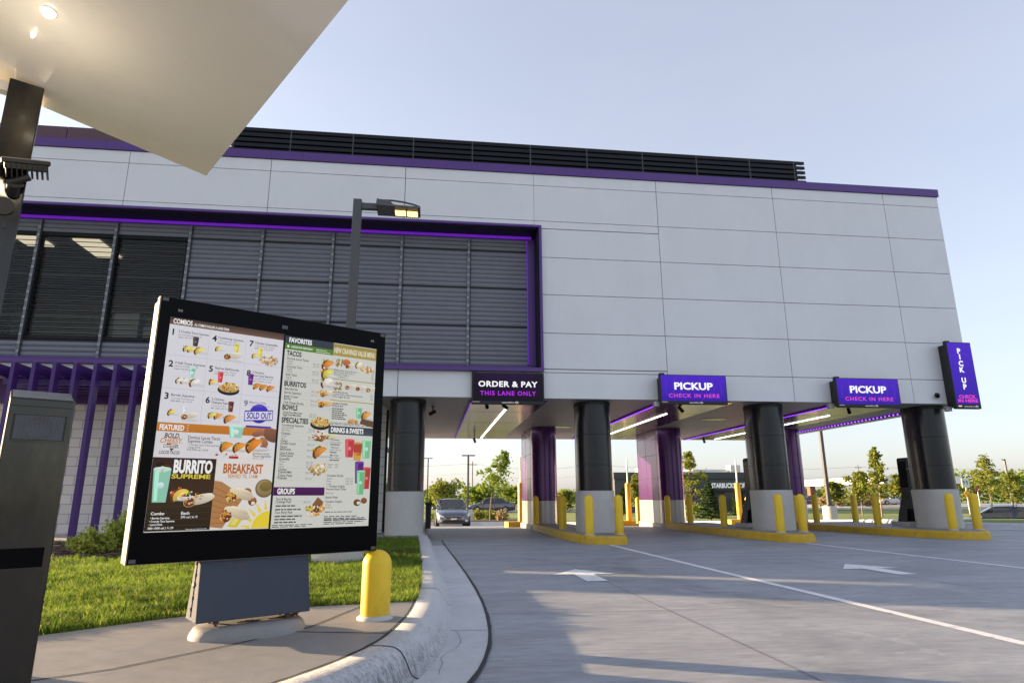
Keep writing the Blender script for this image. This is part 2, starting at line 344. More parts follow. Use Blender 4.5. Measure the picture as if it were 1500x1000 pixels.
# text as mesh outlines (built-in font)
_tc = {}
def text_polys(s, bold=0., res=3, trk=1.):
    k = (s, bold, trk)
    if k in _tc: return _tc[k]
    cu = bpy.data.curves.new('t', 'FONT'); cu.body = s; cu.size = 1; cu.offset = bold; cu.space_character = trk; cu.resolution_u = res
    o = bpy.data.objects.new('t', cu); me = bpy.data.meshes.new_from_object(o)
    vs = [tuple(v.co) for v in me.vertices]; fs = [tuple(p.vertices) for p in me.polygons]
    bpy.data.objects.remove(o); bpy.data.curves.remove(cu); bpy.data.meshes.remove(me)
    x0 = min(v[0] for v in vs); x1 = max(v[0] for v in vs); y0 = min(v[1] for v in vs); y1 = max(v[1] for v in vs)
    _tc[k] = (vs, fs, x0, x1, y0, y1); return _tc[k]
class Plane:
    """2D drawing surface in the world: origin top-left, u right, v down, n towards the viewer (metres)"""
    def __init__(s, o, u, n, w, h, mb): s.o = Vector(o); s.u = Vector(u).normalized(); s.n = Vector(n).normalized(); s.w = w; s.h = h; s.mb = mb; s.k = 0
    def p(s, x, y, lay): x = min(1, max(0, x)); y = min(1, max(0, y)); return s.o + s.u*(x*s.w) + Vector((0,0,-1))*(y*s.h) + s.n*lay
    def lay(s, l): s.k = (s.k+1) % 97; return .0005 + l*.0006 + s.k*.000005
    def poly(s, pts, c, l=1, cols=None):
        z = s.lay(l); s.mb.face([s.p(x, y, z) for x, y in pts], 0, cols or c); return s
    def rect(s, x0, y0, x1, y1, c, l=1, c2=None):
        s.poly([(x0, y1), (x1, y1), (x1, y0), (x0, y0)], c, l, (c2, c2, c, c) if c2 else None); return s
    def ell(s, cx, cy, rx, ry, c, l=1, a0=0, a1=360, n=18, rot=0):
        q = []; rr = R(rot); asp = s.w/s.h
        for i in range(n + (0 if a1-a0 >= 360 else 1)):
            t = R(a0 + (a1-a0)*i/n); x = rx*math.cos(t); y = ry*math.sin(t)
            q.append((cx + x*math.cos(rr) - y*math.sin(rr), cy - (x*math.sin(rr) + y*math.cos(rr))*asp))
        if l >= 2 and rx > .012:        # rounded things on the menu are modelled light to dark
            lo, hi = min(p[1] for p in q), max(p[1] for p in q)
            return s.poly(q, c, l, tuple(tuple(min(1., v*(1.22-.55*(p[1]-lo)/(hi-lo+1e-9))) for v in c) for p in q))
        return s.poly(q, c, l)          # rx, ry both in units of the width
    def text(s, t, x, y, h, c, l=3, bold=0., w=None, al='l', slant=0., rot=0., trk=1.):
        vs, fs, x0, x1, y0, y1 = text_polys(t, bold, 3, trk)
        ks = h/.72; asp = s.h                       # cap height .72
        kx = ks*s.h/s.w
        if w: kx = w/(x1-x0)
        off = 0 if al == 'l' else (-(x1-x0)*kx if al == 'r' else -(x1-x0)*kx/2)
        z = s.lay(l); out = []
        for vx, vy, _ in vs:
            X = (vx - x0 + slant*vy)*kx; Y = vy*ks
            if rot: X, Y = X*math.cos(rot) - Y*math.sin(rot)*s.h/s.w, Y*math.cos(rot) + X*math.sin(rot)*s.w/s.h
            out.append(s.p(x + off + X, y - Y, z))
        s.mb.add(out, fs, 0, c); return s
# ---------------------------------------------------------------- setting
def sstep(t): t = max(0., min(1., t)); return t*t*(3-2*t)
def g(x, y):
    z = -.65*max(0., min(1., (y-20)/18.))
    dn = (x-25.6)*.6 + (y-27)*.8; dt = -(x-25.6)*.8 + (y-27)*.6
    return z - .9*math.exp(-(dn/6.2)**4)*(1-sstep((dt-3)/3))*sstep((x-15)/3)
def axis(pts):
    out = []
    for a, b, n in pts: out += [a + (b-a)*i/n for i in range(n)]
    out.append(pts[-1][1]); return out
def sheet(xs, ys, dz, uvdrop=None):
    mb = MB(); nx = len(xs); vs = [(x, y, g(x, y)+dz) for y in ys for x in xs]
    fs = [(j*nx+i, j*nx+i+1, (j+1)*nx+i+1, (j+1)*nx+i) for j in range(len(ys)-1) for i in range(nx-1)]
    return mb.add(vs, fs, 0, None, True)
setting('ground', sheet(axis([(-900,-100,4), (-100,-30,7), (-30,50,40), (50,120,7), (120,900,4)]), axis([(-300,-40,3), (-40,10,5), (10,60,40), (60,120,6), (120,1500,5)]), -.06), M_fargrass)
setting('pavement', sheet(axis([(-60,0,10), (0,40,28), (40,70,5)]), axis([(-30,0,6), (0,44,40)]), 0), M_pave)

def strip(mb, pts, w, z=.004, m=0):
    for (x0, y0), (x1, y1) in zip(pts[:-1], pts[1:]):
        d = Vector((x1-x0, y1-y0, 0)).normalized(); n = Vector((-d.y, d.x, 0))*w/2
        mb.face([(x0-n.x, y0-n.y, g(x0,y0)+z), (x0+n.x, y0+n.y, g(x0,y0)+z), (x1+n.x, y1+n.y, g(x1,y1)+z), (x1-n.x, y1-n.y, g(x1,y1)+z)][::-1], m)
    return mb
ml = MB(); strip(ml, [(3.50,12.62),(3.58,8),(3.70,3.8),(3.78,1)], .10); strip(ml, [(7.37,12.3),(7.44,9.5),(7.5,7.0),(7.6,2)], .10); strip(ml, [(11.75,12.5),(11.95,9),(12.1,4)], .10)
setting('lane_lines', ml, M_paint)
for cx in (1.86, 5.60):
    ma = MB(); ma.face([(cx-.39,7.93,.005),(cx+.39,7.93,.005),(cx+.02,8.5,.005)]); ma.face([(cx-.12,7.28,.005),(cx+.12,7.28,.005),(cx+.12,7.93,.005),(cx-.12,7.93,.005)])
    setting('lane_arrow', ma, M_paint)
mj = MB()
for y in (5.42, 9.9, 16.5, 21.2): strip(mj, [(.5,y),(16,y-.35)], .008, .0035)
for x in (1.98, 5.5, 9.6): strip(mj, [(x,2.0),(x-.05,9),(x-.1,22)], .007, .0035)
setting('pavement_joints', mj, M_saw)

# kerb, gutter
KI = [(-.24,15.2),(-.2,13.1),(-.12,10),(-.075,8),(-.06,6.4),(-.075,5.4),(-.13,4.55),(-.24,3.86),(-.41,3.4),(-.66,2.98),(-1.0,2.5),(-1.45,2.0),(-2.1,1.5),(-3.2,1.0),(-5,.55),(-9,.3)]
def smooth_path(P, n=6):
    out = []
    for i in range(len(P)-1):
        p0 = P[max(i-1,0)]; p1 = P[i]; p2 = P[i+1]; p3 = P[min(i+2,len(P)-1)]
        for k in range(n):
            t = k/n; out.append(tuple(.5*((2*p1[a]) + (-p0[a]+p2[a])*t + (2*p0[a]-5*p1[a]+4*p2[a]-p3[a])*t*t + (-p0[a]+3*p1[a]-3*p2[a]+p3[a])*t**3) for a in (0,1)))
    out.append(P[-1]); return out
KP = smooth_path(KI)
def normals(P):
    N = []
    for i in range(len(P)):
        a = Vector(P[max(i-1,0)]); b_ = Vector(P[min(i+1,len(P)-1)]); d = (b_-a).normalized(); N.append(Vector((-d.y, d.x)))   # left of travel (towards +x when heading -y)
    return N
KN = normals(KP)
def gutw(y): return .30 - (.03*min(1, (y-7)/6) if y > 7 else 0)
kb = MB(); prof = [(0,.02),(0,.148),(.004,.152),(.10,.152),(.135,.147),(.165,.13),(.19,.10),(.215,.05),(.235,.015),(.27,.004)]
kb.loft([[(p[0]+n.x*o, p[1]+n.y*o, z) for o, z in prof] for p, n in zip(KP, KN)], 0, False)
for k_ in (8, 27, 44, 60):
    p, n = KP[k_], KN[k_]; q, _ = KP[k_+1], 0; d = (Vector(q)-Vector(p)).normalized()*.006
    kb.loft([[(p[0]+n.x*o+s*d.x, p[1]+n.y*o+s*d.y, z+.0025) for o, z in prof[2:]] for s in (-1, 1)], 1, False)
setting('kerb', kb, [M_kerb, M_dark])
gb = MB(); gb.loft([[(p[0]+n.x*o, p[1]+n.y*o, z) for o, z in ((.262,.0055),(.36,.004),(.24+gutw(p[1])*.0+gutw(p[1]),.006))] for p, n in zip(KP[6:], KN[6:])], 0, False)
for k_ in (20, 34, 50, 62):
    p, n = KP[k_], KN[k_]; d = (Vector(KP[k_+1])-Vector(p)).normalized()*.004
    gb.loft([[(p[0]+n.x*o+s*d.x, p[1]+n.y*o+s*d.y, .0085) for o in (.27, .24+gutw(p[1]))] for s in (-1, 1)], 1, False)
# hairline crack wandering along the gutter
rg = random.Random(3); ck = []
for i in range(34, 44):
    p, n = KP[i], KN[i]; o = .33 + .03*math.sin(i*.9) + rg.uniform(-.015, .015); ck.append((p[0]+n.x*o, p[1]+n.y*o))
strip(gb, ck, .0022, .0085, 1)
setting('gutter', gb, [M_gutter, M_dark])
jb = MB()
jb.loft([[(p[0]+n.x*o, p[1]+n.y*o, .009) for o in (.24+gutw(p[1])-.008+rg.uniform(-.002,.002), .24+gutw(p[1])+.018+rg.uniform(-.003,.003))] for p, n in zip(KP[2:], KN[2:])], 0, False)
setting('gutter_joint', jb, M_dark)

# raised sidewalk pad, lawn base, walk round the building
EDGE = smooth_path([(-9,1.0),(-6,2.1),(-4.2,3.0),(-3.0,3.62),(-2.19,4.25),(-1.49,4.83),(-.8,5.03),(-.07,5.16)], 4)
def kin(y):      # inner kerb x at y
    for (x0,y0),(x1,y1) in zip(KP[:-1], KP[1:]):
        if y0 >= y >= y1: return x0 + (x1-x0)*(y0-y)/(y0-y1+1e-9)
    return -.24
low = [p for p in KP if p[1] < 5.16]
pad = MB(); pad.prism(([( -9,.3)] + [(a, b_) for a, b_ in low[::-1]][1:] + EDGE[::-1])[:], -.02, .150)
setting('sidewalk_pad', pad, M_walk)
pj = MB()
def pstrip(mb, pts, w, z): 
    for (x0,y0),(x1,y1) in zip(pts[:-1], pts[1:]):
        d = Vector((x1-x0,y1-y0)).normalized(); n = Vector((-d.y,d.x))*w/2
        mb.face([(x0-n.x,y0-n.y,z),(x1-n.x,y1-n.y,z),(x1+n.x,y1+n.y,z),(x0+n.x,y0+n.y,z)], 0)
pstrip(pj, [(-2.3,2.85),(-1.42,3.38),(-.98,3.88),(-.70,4.25),(-.45,5.05)], .014, .1525)
pstrip(pj, [(-.85,4.15),(-.22,4.0)], .012, .1525)
pj.loft([[(p[0]-n.x*o, p[1]-n.y*o, .1535) for o in (.001+rg.uniform(0,.003), .017+rg.uniform(-.004,.005))] for p, n in zip(KP[30:], KN[30:])], 0, False)
setting('sidewalk_joints', pj, M_dark)
LAWN_TOP = 13.05
lawn = [p for p in KP if 5.16 <= p[1] <= LAWN_TOP]
lb = MB(); lb.prism([(-14,LAWN_TOP)] + [(-14,1.5)] + EDGE + lawn[::-1], -.02, .140)
setting('lawn_soil', lb, M_lawnbase)
wk = MB(); wk.prism([(-14,13.05),(-.2,13.05),(-.22,14.2),(-.24,15.2),(-.24,23.3),(-14,23.3)], -.3, .149)
wk.prism([(-.24,13.8),(-.06,13.9),(-.05,15.0),(-.07,23.2),(-.24,23.2)], -.3, .147)
setting('building_walk', wk, M_island)
mu = MB(); nx_ = 60; ny_ = 34
xs = [-9.5 + 5.7*i/nx_ for i in range(nx_+1)]; ys = [9.35 + 3.0*j/ny_ for j in range(ny_+1)]
ys_ = lambda x, y: y + (.25*math.sin(x*1.3) if y < 10.5 else 0)
mu.add([(x, ys_(x,y), .15 + rg.uniform(0,.025) + .03*math.sin(math.pi*(y-9.35)/3)) for y in ys for x in xs], [(j*(nx_+1)+i, j*(nx_+1)+i+1, (j+1)*(nx_+1)+i+1, (j+1)*(nx_+1)+i) for j in range(ny_) for i in range(nx_)])
for _ in range(2600):
    x = rg.uniform(-9.4,-3.9); y = rg.uniform(9.3,12.3); a = rg.uniform(0,6.28); L = rg.uniform(.015,.05); w = rg.uniform(.006,.016); z = .185 + rg.uniform(-.005,.02)
    dx, dy = math.cos(a)*L, math.sin(a)*L; mu.face([(x-dx-dy*.3,y-dy+dx*.3,z),(x+dx-dy*.3,y+dy+dx*.3,z+rg.uniform(-.01,.015)),(x+dx+dy*.3,y+dy-dx*.3,z),(x-dx+dy*.3,y-dy-dx*.3,z+rg.uniform(-.01,.01))], 1)
tag(obj('mulch_bed', mu, [M_mulch, M_mulchl]), None, None, kind='stuff')

# grass blades (one countless mass)
def grass_patch(name, pts, hmin, hmax, w, mat_, dz=.138, lean=(.25, 0)):
    n = len(pts); rs = np.random.RandomState(5)
    P = np.array(pts); cl = np.sin(P[:,0]*9.1+2*np.sin(P[:,1]*5.3))*np.sin(P[:,1]*11.7+2*np.sin(P[:,0]*6.1)); h = rs.uniform(hmin, hmax, n)*(1+.38*cl+.22*np.sin(P[:,0]*2.3+P[:,1]*1.7)*np.sin(P[:,1]*3.1))
    a = rs.uniform(0, 2*np.pi, n); l = rs.uniform(.1, .75, n)*h; b_ = rs.uniform(0, 2*np.pi, n); ww = w*rs.uniform(.7, 1.3, n)
    base = np.c_[P, np.full(n, dz)]
    d = np.c_[np.cos(a)*ww/2, np.sin(a)*ww/2, np.zeros(n)]; ln = np.c_[np.cos(b_)*l, np.sin(b_)*l, np.zeros(n)]
    mid = base + ln*.35 + np.c_[np.zeros(n), np.zeros(n), h*.6]; tip = base + ln + np.c_[np.zeros(n), np.zeros(n), h]
    V = np.stack([base-d, base+d, mid+d*.8, mid-d*.8, tip], 1).reshape(-1, 3)
    me = bpy.data.meshes.new(name); idx = np.arange(n)*5
    loops = np.stack([idx, idx+1, idx+2, idx+3, idx+3, idx+2, idx+4], 1).reshape(-1)
    me.vertices.add(n*5); me.vertices.foreach_set('co', V.reshape(-1).astype(np.float32))
    me.loops.add(len(loops)); me.loops.foreach_set('vertex_index', loops.astype(np.int32))
    st = np.stack([np.arange(n)*7, np.arange(n)*7+4], 1).reshape(-1); me.polygons.add(2*n); me.polygons.foreach_set('loop_start', st.astype(np.int32))
    try: me.polygons.foreach_set('loop_total', np.tile([4,3], n).astype(np.int32))
    except Exception: pass
    me.materials.append(mat_); me.update(); me.validate()
    o = bpy.data.objects.new(name, me); col.objects.link(o); o['kind'] = 'stuff'; return o
def in_lawn(x, y):
    if y > LAWN_TOP-.02 or x > kin(y)-.01 + rg.uniform(-.02,.02): return False
    if y < 5.2:
        for (x0,y0),(x1,y1) in zip(EDGE[:-1], EDGE[1:]):
            if x0 <= x <= x1:
                if y < y0 + (y1-y0)*(x-x0)/(x1-x0) + .012 + rg.uniform(-.03,.01): return False
                break
    if -9.5 < x < -3.85 and 9.4 + (.25*math.sin(x*1.3)) < y < 12.3: return False
    return True
gp = []
def fill(x0, x1, y0, y1, dens):
    for _ in range(int((x1-x0)*(y1-y0)*dens)):
        x = rg.uniform(x0, x1); y = rg.uniform(y0, y1)
        if in_lawn(x, y): gp.append((x, y))
fill(-4.2, 0, 3.6, 6.2, 6500); fill(-5, 0, 6.2, 8.5, 3600); fill(-8.5, 0, 8.5, 13.05, 1700); fill(-6.5,-4.2, 2.5, 6.2, 1500); fill(-8,-5,6.2,8.5,1500)
grass_patch('lawn_grass', gp, .032, .078, .0065, M_grass)

# back and right-hand lawn with its kerb
BK = smooth_path([(-60,40.5),(-20,40),(3,39.5),(8,38),(12.5,33),(15.3,28),(16.3,25),(15.9,22),(15.2,18.5),(15.8,16.3),(19,14.6),(28,11.5),(60,2)], 5)
FARX = [-220 + (600)*i/(len(BK)-1) for i in range(len(BK))]
def farline(i, t):
    x0, y0 = BK[i]; x1 = FARX[i]*.75; y1 = 96.
    return x0 + (x1-x0)*t, y0 + (y1-y0)*t
ts = [0,.01,.03,.06,.1,.14,.18,.22,.27,.33,.4,.5,.65,.8,1]
bl = MB(); rings = []
for i in range(len(BK)):
    rings.append([(x, y, g(x, y)+.14) for x, y in (farline(i, t) for t in ts)])
bl.loft(rings, 0, False, True)
setting('back_lawn', bl, M_fargrass)
kb2 = MB(); BN = normals(BK); rings = []
for p, n in zip(BK, BN):
    z = g(p[0]-n.x*.2, p[1]-n.y*.2)
    rings.append([(p[0]-n.x*o, p[1]-n.y*o, z+h) for o, h in ((-.12,.0),(-.12,.152),(0,.155),(.1,.152),(.16,.12),(.22,.01),(.26,.004),(.75,.006))])
kb2.loft(rings, 0, False); setting('back_kerb', kb2, M_gutter)
mb_ = MB(); mulch2 = [(-30,40.2),(-8,40.0),(2,39.9),(5,39.6),(7.5,39.0),(8.5,41),(7,43.6),(2,44.2),(-8,44.4),(-30,44.6)]
mb_.face([(x, y, g(x,y)+.165) for x, y in mulch2]); tag(obj('mulch_strip', mb_, M_mulch), None, None, kind='stuff')
st_ = MB(); strip(st_, [(-200,67),(300,67)], 9, .17); setting('street', st_, M_road)
st_ = MB(); strip(st_, [(x, 27+.75*(25.6-x)) for x in (31, 29, 27, 25, 23, 21)], 5.2, .17); setting('side_street', st_, M_road)
st_ = MB(); strip(st_, [(30,90),(200,80)], 26, .18); setting('forecourt', st_, M_gutter)

# ---------------------------------------------------------------- building
B = thing('restaurant_building', 'two-storey pale panelled building with purple trim spanning the drive-through lanes on dark columns', 'building', (0, D, 0))
XL, XR, YB, ZB, ZT = -13.9, 13.0, 23.6, 3.03, 8.485
VX = [2.296 + W3*(k-4) for k in range(-1, 8)]; VX = [XL] + [v for v in VX if XL+.3 < v < XR-.3] + [XR]
HZ = [3.03] + [3.618 + .9144*i for i in range(6)] + [ZT]
OX0, OX1, OZ0, OZ1 = -12.6, 2.39, 3.70, 7.08       # recessed window opening
pn = MB(); G = .007
def clip_panel(x0, x1, z0, z1):
    if x1 <= OX0 or x0 >= OX1 or z1 <= OZ0 or z0 >= OZ1: return [(x0,x1,z0,z1)]
    out = []
    if z1 > OZ1: out.append((x0,x1,max(z0,OZ1+.005),z1))
    if z0 < OZ0: out.append((x0,x1,z0,min(z1,OZ0-.005)))
    a, b_ = max(z0,OZ0), min(z1,OZ1)
    if x1 > OX1: out.append((max(x0,OX1+.005),x1,z0 if z0>=OZ0 else OZ0, z1 if z1<=OZ1 else OZ1))
    if x0 < OX0: out.append((x0,min(x1,OX0-.005),a,b_))
    return out
for i in range(len(VX)-1):
    for j in range(len(HZ)-1):
        for x0, x1, z0, z1 in clip_panel(VX[i], VX[i+1], 3.50 if (j == 0 and VX[i+1] < -3.7) else HZ[j], HZ[j+1]):
            e = .0 if x0 > OX1 - .2 and x0 < OX1 + .2 else G
            if x1-x0 > .06 and z1-z0 > .03: pn.box(x0+e, x1-G, D, D+.03, z0+G, z1-G)
obj('facade_panels', pn, M_panel, B)
wb = MB()
for x0,x1,z0,z1 in ((OX1+.001,XR-.006,ZB+.004,ZT),(XL,OX1+.001,OZ1+.001,ZT),(XL,-3.81,3.505,OZ0-.001),(-3.81,OX1+.001,ZB+.004,OZ0-.001),(XL,OX0,OZ0-.001,OZ1+.001)): wb.box(x0,x1,D+.028,D+.26,z0,z1)
obj('wall_core', wb, M_dark, B)
sh = MB(); sh.box(XR-.28, XR, D+.262, YB, ZB, ZT); sh.box(XL, XR, YB-.25+.25, YB+.2, ZB, ZT); sh.box(XL, XL+.25, D+.262, YB, ZB, ZT)
obj('side_walls', sh, M_panel, B)
rf = MB(); rf.box(XL+.26, XR-.29, D+.27, YB-.01, ZT-.25, ZT-.02); obj('roof_deck', rf, M_matblack, B)
cp = MB()
cxs = [XL-.03, -9.2, -7.35, -3.1, 2.9, 8.9, 11.02, XR+.03]
for a, b_ in zip(cxs[:-1], cxs[1:]): cp.box(a+.002, b_-.002, D-.035, D+.30, ZT+.003, ZT+.205)
cp.box(XR-.3, XR+.03, D+.302, YB+.2, ZT+.003, ZT+.205); cp.box(XL-.03, XL+.3, D+.302, YB+.2, ZT+.003, ZT+.205); cp.box(XL, XR-.3, YB-.1, YB+.23, ZT+.003, ZT+.205)
obj('roof_coping', cp, M_purple, B)
# roof screen
rs_ = MB(); LX0, LX1 = -4.9, 9.60; zs = [8.74 + .137*i for i in range(6)]; Y0 = D+.34
for z in zs:
    rs_.add([(x, y, zz) for x in (LX0, LX1) for y, zz in ((Y0,z-.035),(Y0,z+.055),(Y0+.16,z+.11),(Y0+.16,z+.04))], [(0,1,5,4),(1,2,6,5),(2,3,7,6),(3,0,4,7),(3,2,1,0),(4,5,6,7)], 0)
rs_.box(LX0, LX1-.1, Y0+.20, Y0+.24, 8.6, 9.50)
obj('roof_screen', rs_, M_black, B)
for x in (-.61,.83,2.28,3.72,5.17,6.61,8.06,9.3,-2.05,-3.5,-4.8):
    q = MB(); q.box(x-.010, x+.010, Y0-.003, Y0+.30, 8.69, 9.475); obj('screen_support', q, M_polebronze, B)
mp_ = MB()
for a, b_ in zip([-13.9,-11.4,-9.9,-8.43,-6.9,-5.45,-4.93][:-1], [-13.9,-11.4,-9.9,-8.43,-6.9,-5.45,-4.93][1:]):
    for z0, z1 in ((8.69,8.875),(8.875,9.19)): mp_.box(a+.008, b_-.008, D+.33, D+.36, z0+.008, z1)
mp_.box(-13.9,-4.94,D+.361,D+.5,8.5,9.18, 1)
obj('parapet_panels', mp_, [M_maroon, M_dark], B)

# recessed screen wall
fr = MB(); t = .055
fr.box(OX0-.06, OX1+.06, D-.09, D-.0005, OZ1-.005, OZ1+t-.005); fr.box(OX0-.06, OX1+.06, D-.12, D-.0005, OZ0-t-.03, OZ0)
fr.box(OX1, OX1+.06, D-.09, D-.0005, OZ0+.001, OZ1-.006); fr.box(OX0-.06, OX0, D-.09, D-.0005, OZ0+.001, OZ1-.006)
of_ = obj('window_surround', fr, M_purple, B)
rv = MB(); ri = D+.56
rv.box(OX0, OX1, D, ri, OZ1-.03, OZ1-.006); rv.box(OX0, OX1, D, ri, OZ0+.001, OZ0+.03); rv.box(OX1-.03, OX1-.001, D, ri, OZ0+.031, OZ1-.031); rv.box(OX0+.001, OX0+.03, D, ri, OZ0+.031, OZ1-.031)
obj('reveal', rv, M_black, B)
inn = MB(); yi = D+.44
inn.box(OX1-.19, OX1-.031, yi, yi+.05, OZ0+.16, OZ1-.10); inn.box(OX0+.04, OX1-.031, yi, yi+.06, OZ0+.031, OZ0+.15)
obj('inner_frame', inn, M_purple, B)
ld = MB(); ld.box(OX0+.1, OX1-.1, yi+.005, yi+.03, OZ1-.10, OZ1-.036); obj('led_strip', ld, M_led, B)
ld = MB(); ld.box(OX1-.215, OX1-.195, yi+.03, yi+.05, OZ0+.2, OZ1-.12); obj('led_strip', ld, M_led, B)
WX = -5.6
sl = MB(); ys0 = D+.54; seams = [6.676-.943*i for i in range(-0, 4)]
allz = []
zc = OZ1-.10
bands = [(6.70, OZ1-.07, 3), (5.757, 6.655, 8), (4.814, 5.712, 8), (3.86, 4.769, 8)]
for z0, z1, n in bands:
    p = (z1-z0)/n
    for k in range(n):
        z = z0 + p*k
        for xa, xb, hh in ((WX, OX1-.2, .965), (OX0+.05, WX, .965 if (z < 4.2 or z > 6.68) else .17)):
            h = p*hh; zz = z + (p-h)/2
            sl.add([(x, y, w) for x in (xa, xb) for y, w in ((ys0,zz),(ys0-.016,zz+h*.35),(ys0-.016,zz+h*.7),(ys0+.004,zz+h))], [(0,1,5,4),(1,2,6,5),(2,3,7,6),(3,0,4,7)], 0 if hh > .5 else 1)
obj('slat_screen', sl, [M_siding, M_black], B)
bk = MB(); bk.box(WX+.01, OX1-.03, ys0+.02, ys0+.10, OZ0+.03, OZ1-.031); bk.box(OX0+.03, WX+.01, ys0+.02, ys0+.1, OZ0+.03, 4.26); bk.box(OX0+.03, WX+.01, ys0+.02, ys0+.1, 6.70, OZ1-.031)
obj('rear_cladding', bk, M_dark, B)
win = MB()
for a in (-5.6, -7.14, -8.72, -10.3, -11.9): win.box(a-.05, a+.05, ys0+.03, ys0+.12, 4.262, 6.698)
win.box(-12.5, WX, ys0+.028, ys0+.118, 4.262, 4.33); win.box(-12.5, WX, ys0+.028, ys0+.118, 6.63, 6.698)
wf = obj('window', win, M_black, B)
pg = MB(); pg.face([(-12.5,ys0+.09,4.27),(-5.62,ys0+.09,4.27),(-5.62,ys0+.09,6.69),(-12.5,ys0+.09,6.69)])
M_pane = bpy.data.materials.new('tinted_pane'); M_pane.use_nodes = True; nt = M_pane.node_tree; nt.nodes.clear()
o_ = nt.nodes.new('ShaderNodeOutputMaterial'); t1 = nt.nodes.new('ShaderNodeBsdfTransparent'); t1.inputs[0].default_value = (.78,.80,.78,1); g1 = nt.nodes.new('ShaderNodeBsdfGlossy'); g1.inputs['Roughness'].default_value = .03
fr_ = nt.nodes.new('ShaderNodeFresnel'); ms = nt.nodes.new('ShaderNodeMixShader'); nt.links.new(fr_.outputs[0], ms.inputs[0]); nt.links.new(t1.outputs[0], ms.inputs[1]); nt.links.new(g1.outputs[0], ms.inputs[2]); nt.links.new(ms.outputs[0], o_.inputs[0])
obj('pane', pg, M_pane, wf)
rm = MB()   # dim room behind the glass
rm.face([(-12.5,14.7,7.0),(-5.0,14.7,7.0),(-5.0,20,7.0),(-12.5,20,7.0)][::-1]); rm.face([(-12.5,20,3.9),(-5,20,3.9),(-5,20,7.0),(-12.5,20,7.0)]); rm.face([(-5,14.7,3.9),(-5,20,3.9),(-5,20,7),(-5,14.7,7)]); rm.face([(-12.5,14.7,3.9),(-12.5,20,3.9),(-12.5,20,7),(-12.5,14.7,7)])
rm.box(-8.2,-7.6,17,17.4,3.95,5.6); rm.box(-7.2,-6.2,16.4,16.9,3.95,5.1)
obj('room_interior', rm, mat('dim_interior_wall', (.34,.34,.32), .8), B)
for px0, px1, py0, py1 in ((-8.66,-8.06,15.45,16.64), (-9.95,-9.35,15.3,16.0), (-11.3,-10.7,15.4,16.6)):
    q = MB(); q.box(px0, px1, py0, py1, 6.96, 6.99); obj('ceiling_light', q, M_ceil_lit, B)
for k in range(9):
    x = .778 - 1.5855*k
    if x < OX0+.1: continue
    q = MB(); q.box(x-.028, x+.028, ys0-.045, ys0-.03, OZ0+.16, OZ1-.11)
    z = OZ0+.26
    while z < OZ1-.16: q.box(x-.022, x+.022, ys0-.056, ys0-.0455, z-.022, z+.022, 1); q.box(x-.011, x+.011, ys0-.058, ys0-.0565, z-.011, z+.011, 2); z += .1885
    q.box(x+.045, x+.056, ys0-.04, ys0-.025, OZ0+.16, OZ1-.11, 2)
    obj('bracket_rail', q, [M_rail, M_clip, M_dark], B)

# soffit with metal lane panels and light bars
STR = [(.87,2.6,1.80), (5.2,7.0,6.12), (9.5,11.4,10.72)]
so = MB(); so.box(-3.80, XR-.01, D+.031, YB+.0, ZB+.002, ZB+.12); so.box(XL+.01, -3.801, D+.031, YB, 3.502, 3.6); so.box(-3.84, -3.801, D+.031, 15.29, ZB+.002, 3.501)
obj('soffit', so, M_soffit, B)
for a, b_, c_ in STR:
    q = MB(); q.box(a, b_, D+.25, YB-.15, ZB-.006, ZB+.001); s1 = obj('soffit_metal_panel', q, M_steel, B)
    q = MB()
    for yy in (16.1, 18.5, 20.9): q = MB(); q.box(a, b_, yy-.004, yy+.004, ZB-.008, ZB-.0065); obj('panel_seam', q, M_dark, s1)
    q = MB(); q.box(c_-.027, c_+.027, 16.1 if c_ > 2 else 15.5, YB-.3, ZB-.018, ZB-.0085); obj('light_bar', q, M_white_led, B)
    q = MB(); q.box(a-.035, a-.004, D+.35, YB-.3, ZB-.05, ZB-.001, 0); obj('led_channel', q, M_purple, B)
    q = MB(); q.box(a-.034, a-.006, D+.4, YB-.35, ZB-.062, ZB-.0505)
    obj('led_strip', q, M_led2 if a > 1 else M_led, B)
q = MB(); q.box(12.30, 12.33, D+.3, YB-.3, ZB-.06, ZB-.001); obj('led_channel', q, M_purple, B)
q = MB(); yy = D+.4
while yy < YB-.4: q.box(12.285, 12.299, yy, yy+.035, ZB-.045, ZB-.02); yy += .16
q.box(12.262, 12.298, D+.35, YB-.35, ZB-.010, ZB-.003, 1)
obj('led_strip', q, [M_ledhot, M_led], B)
for x, y in ((3.9,19.5),(7.9,17.2),(3.95,15.9)):
    q = MB(); q.box(x-.35, x+.35, y-.2, y+.2, ZB-.012, ZB-.002); obj('soffit_hatch', q, M_steel, B)

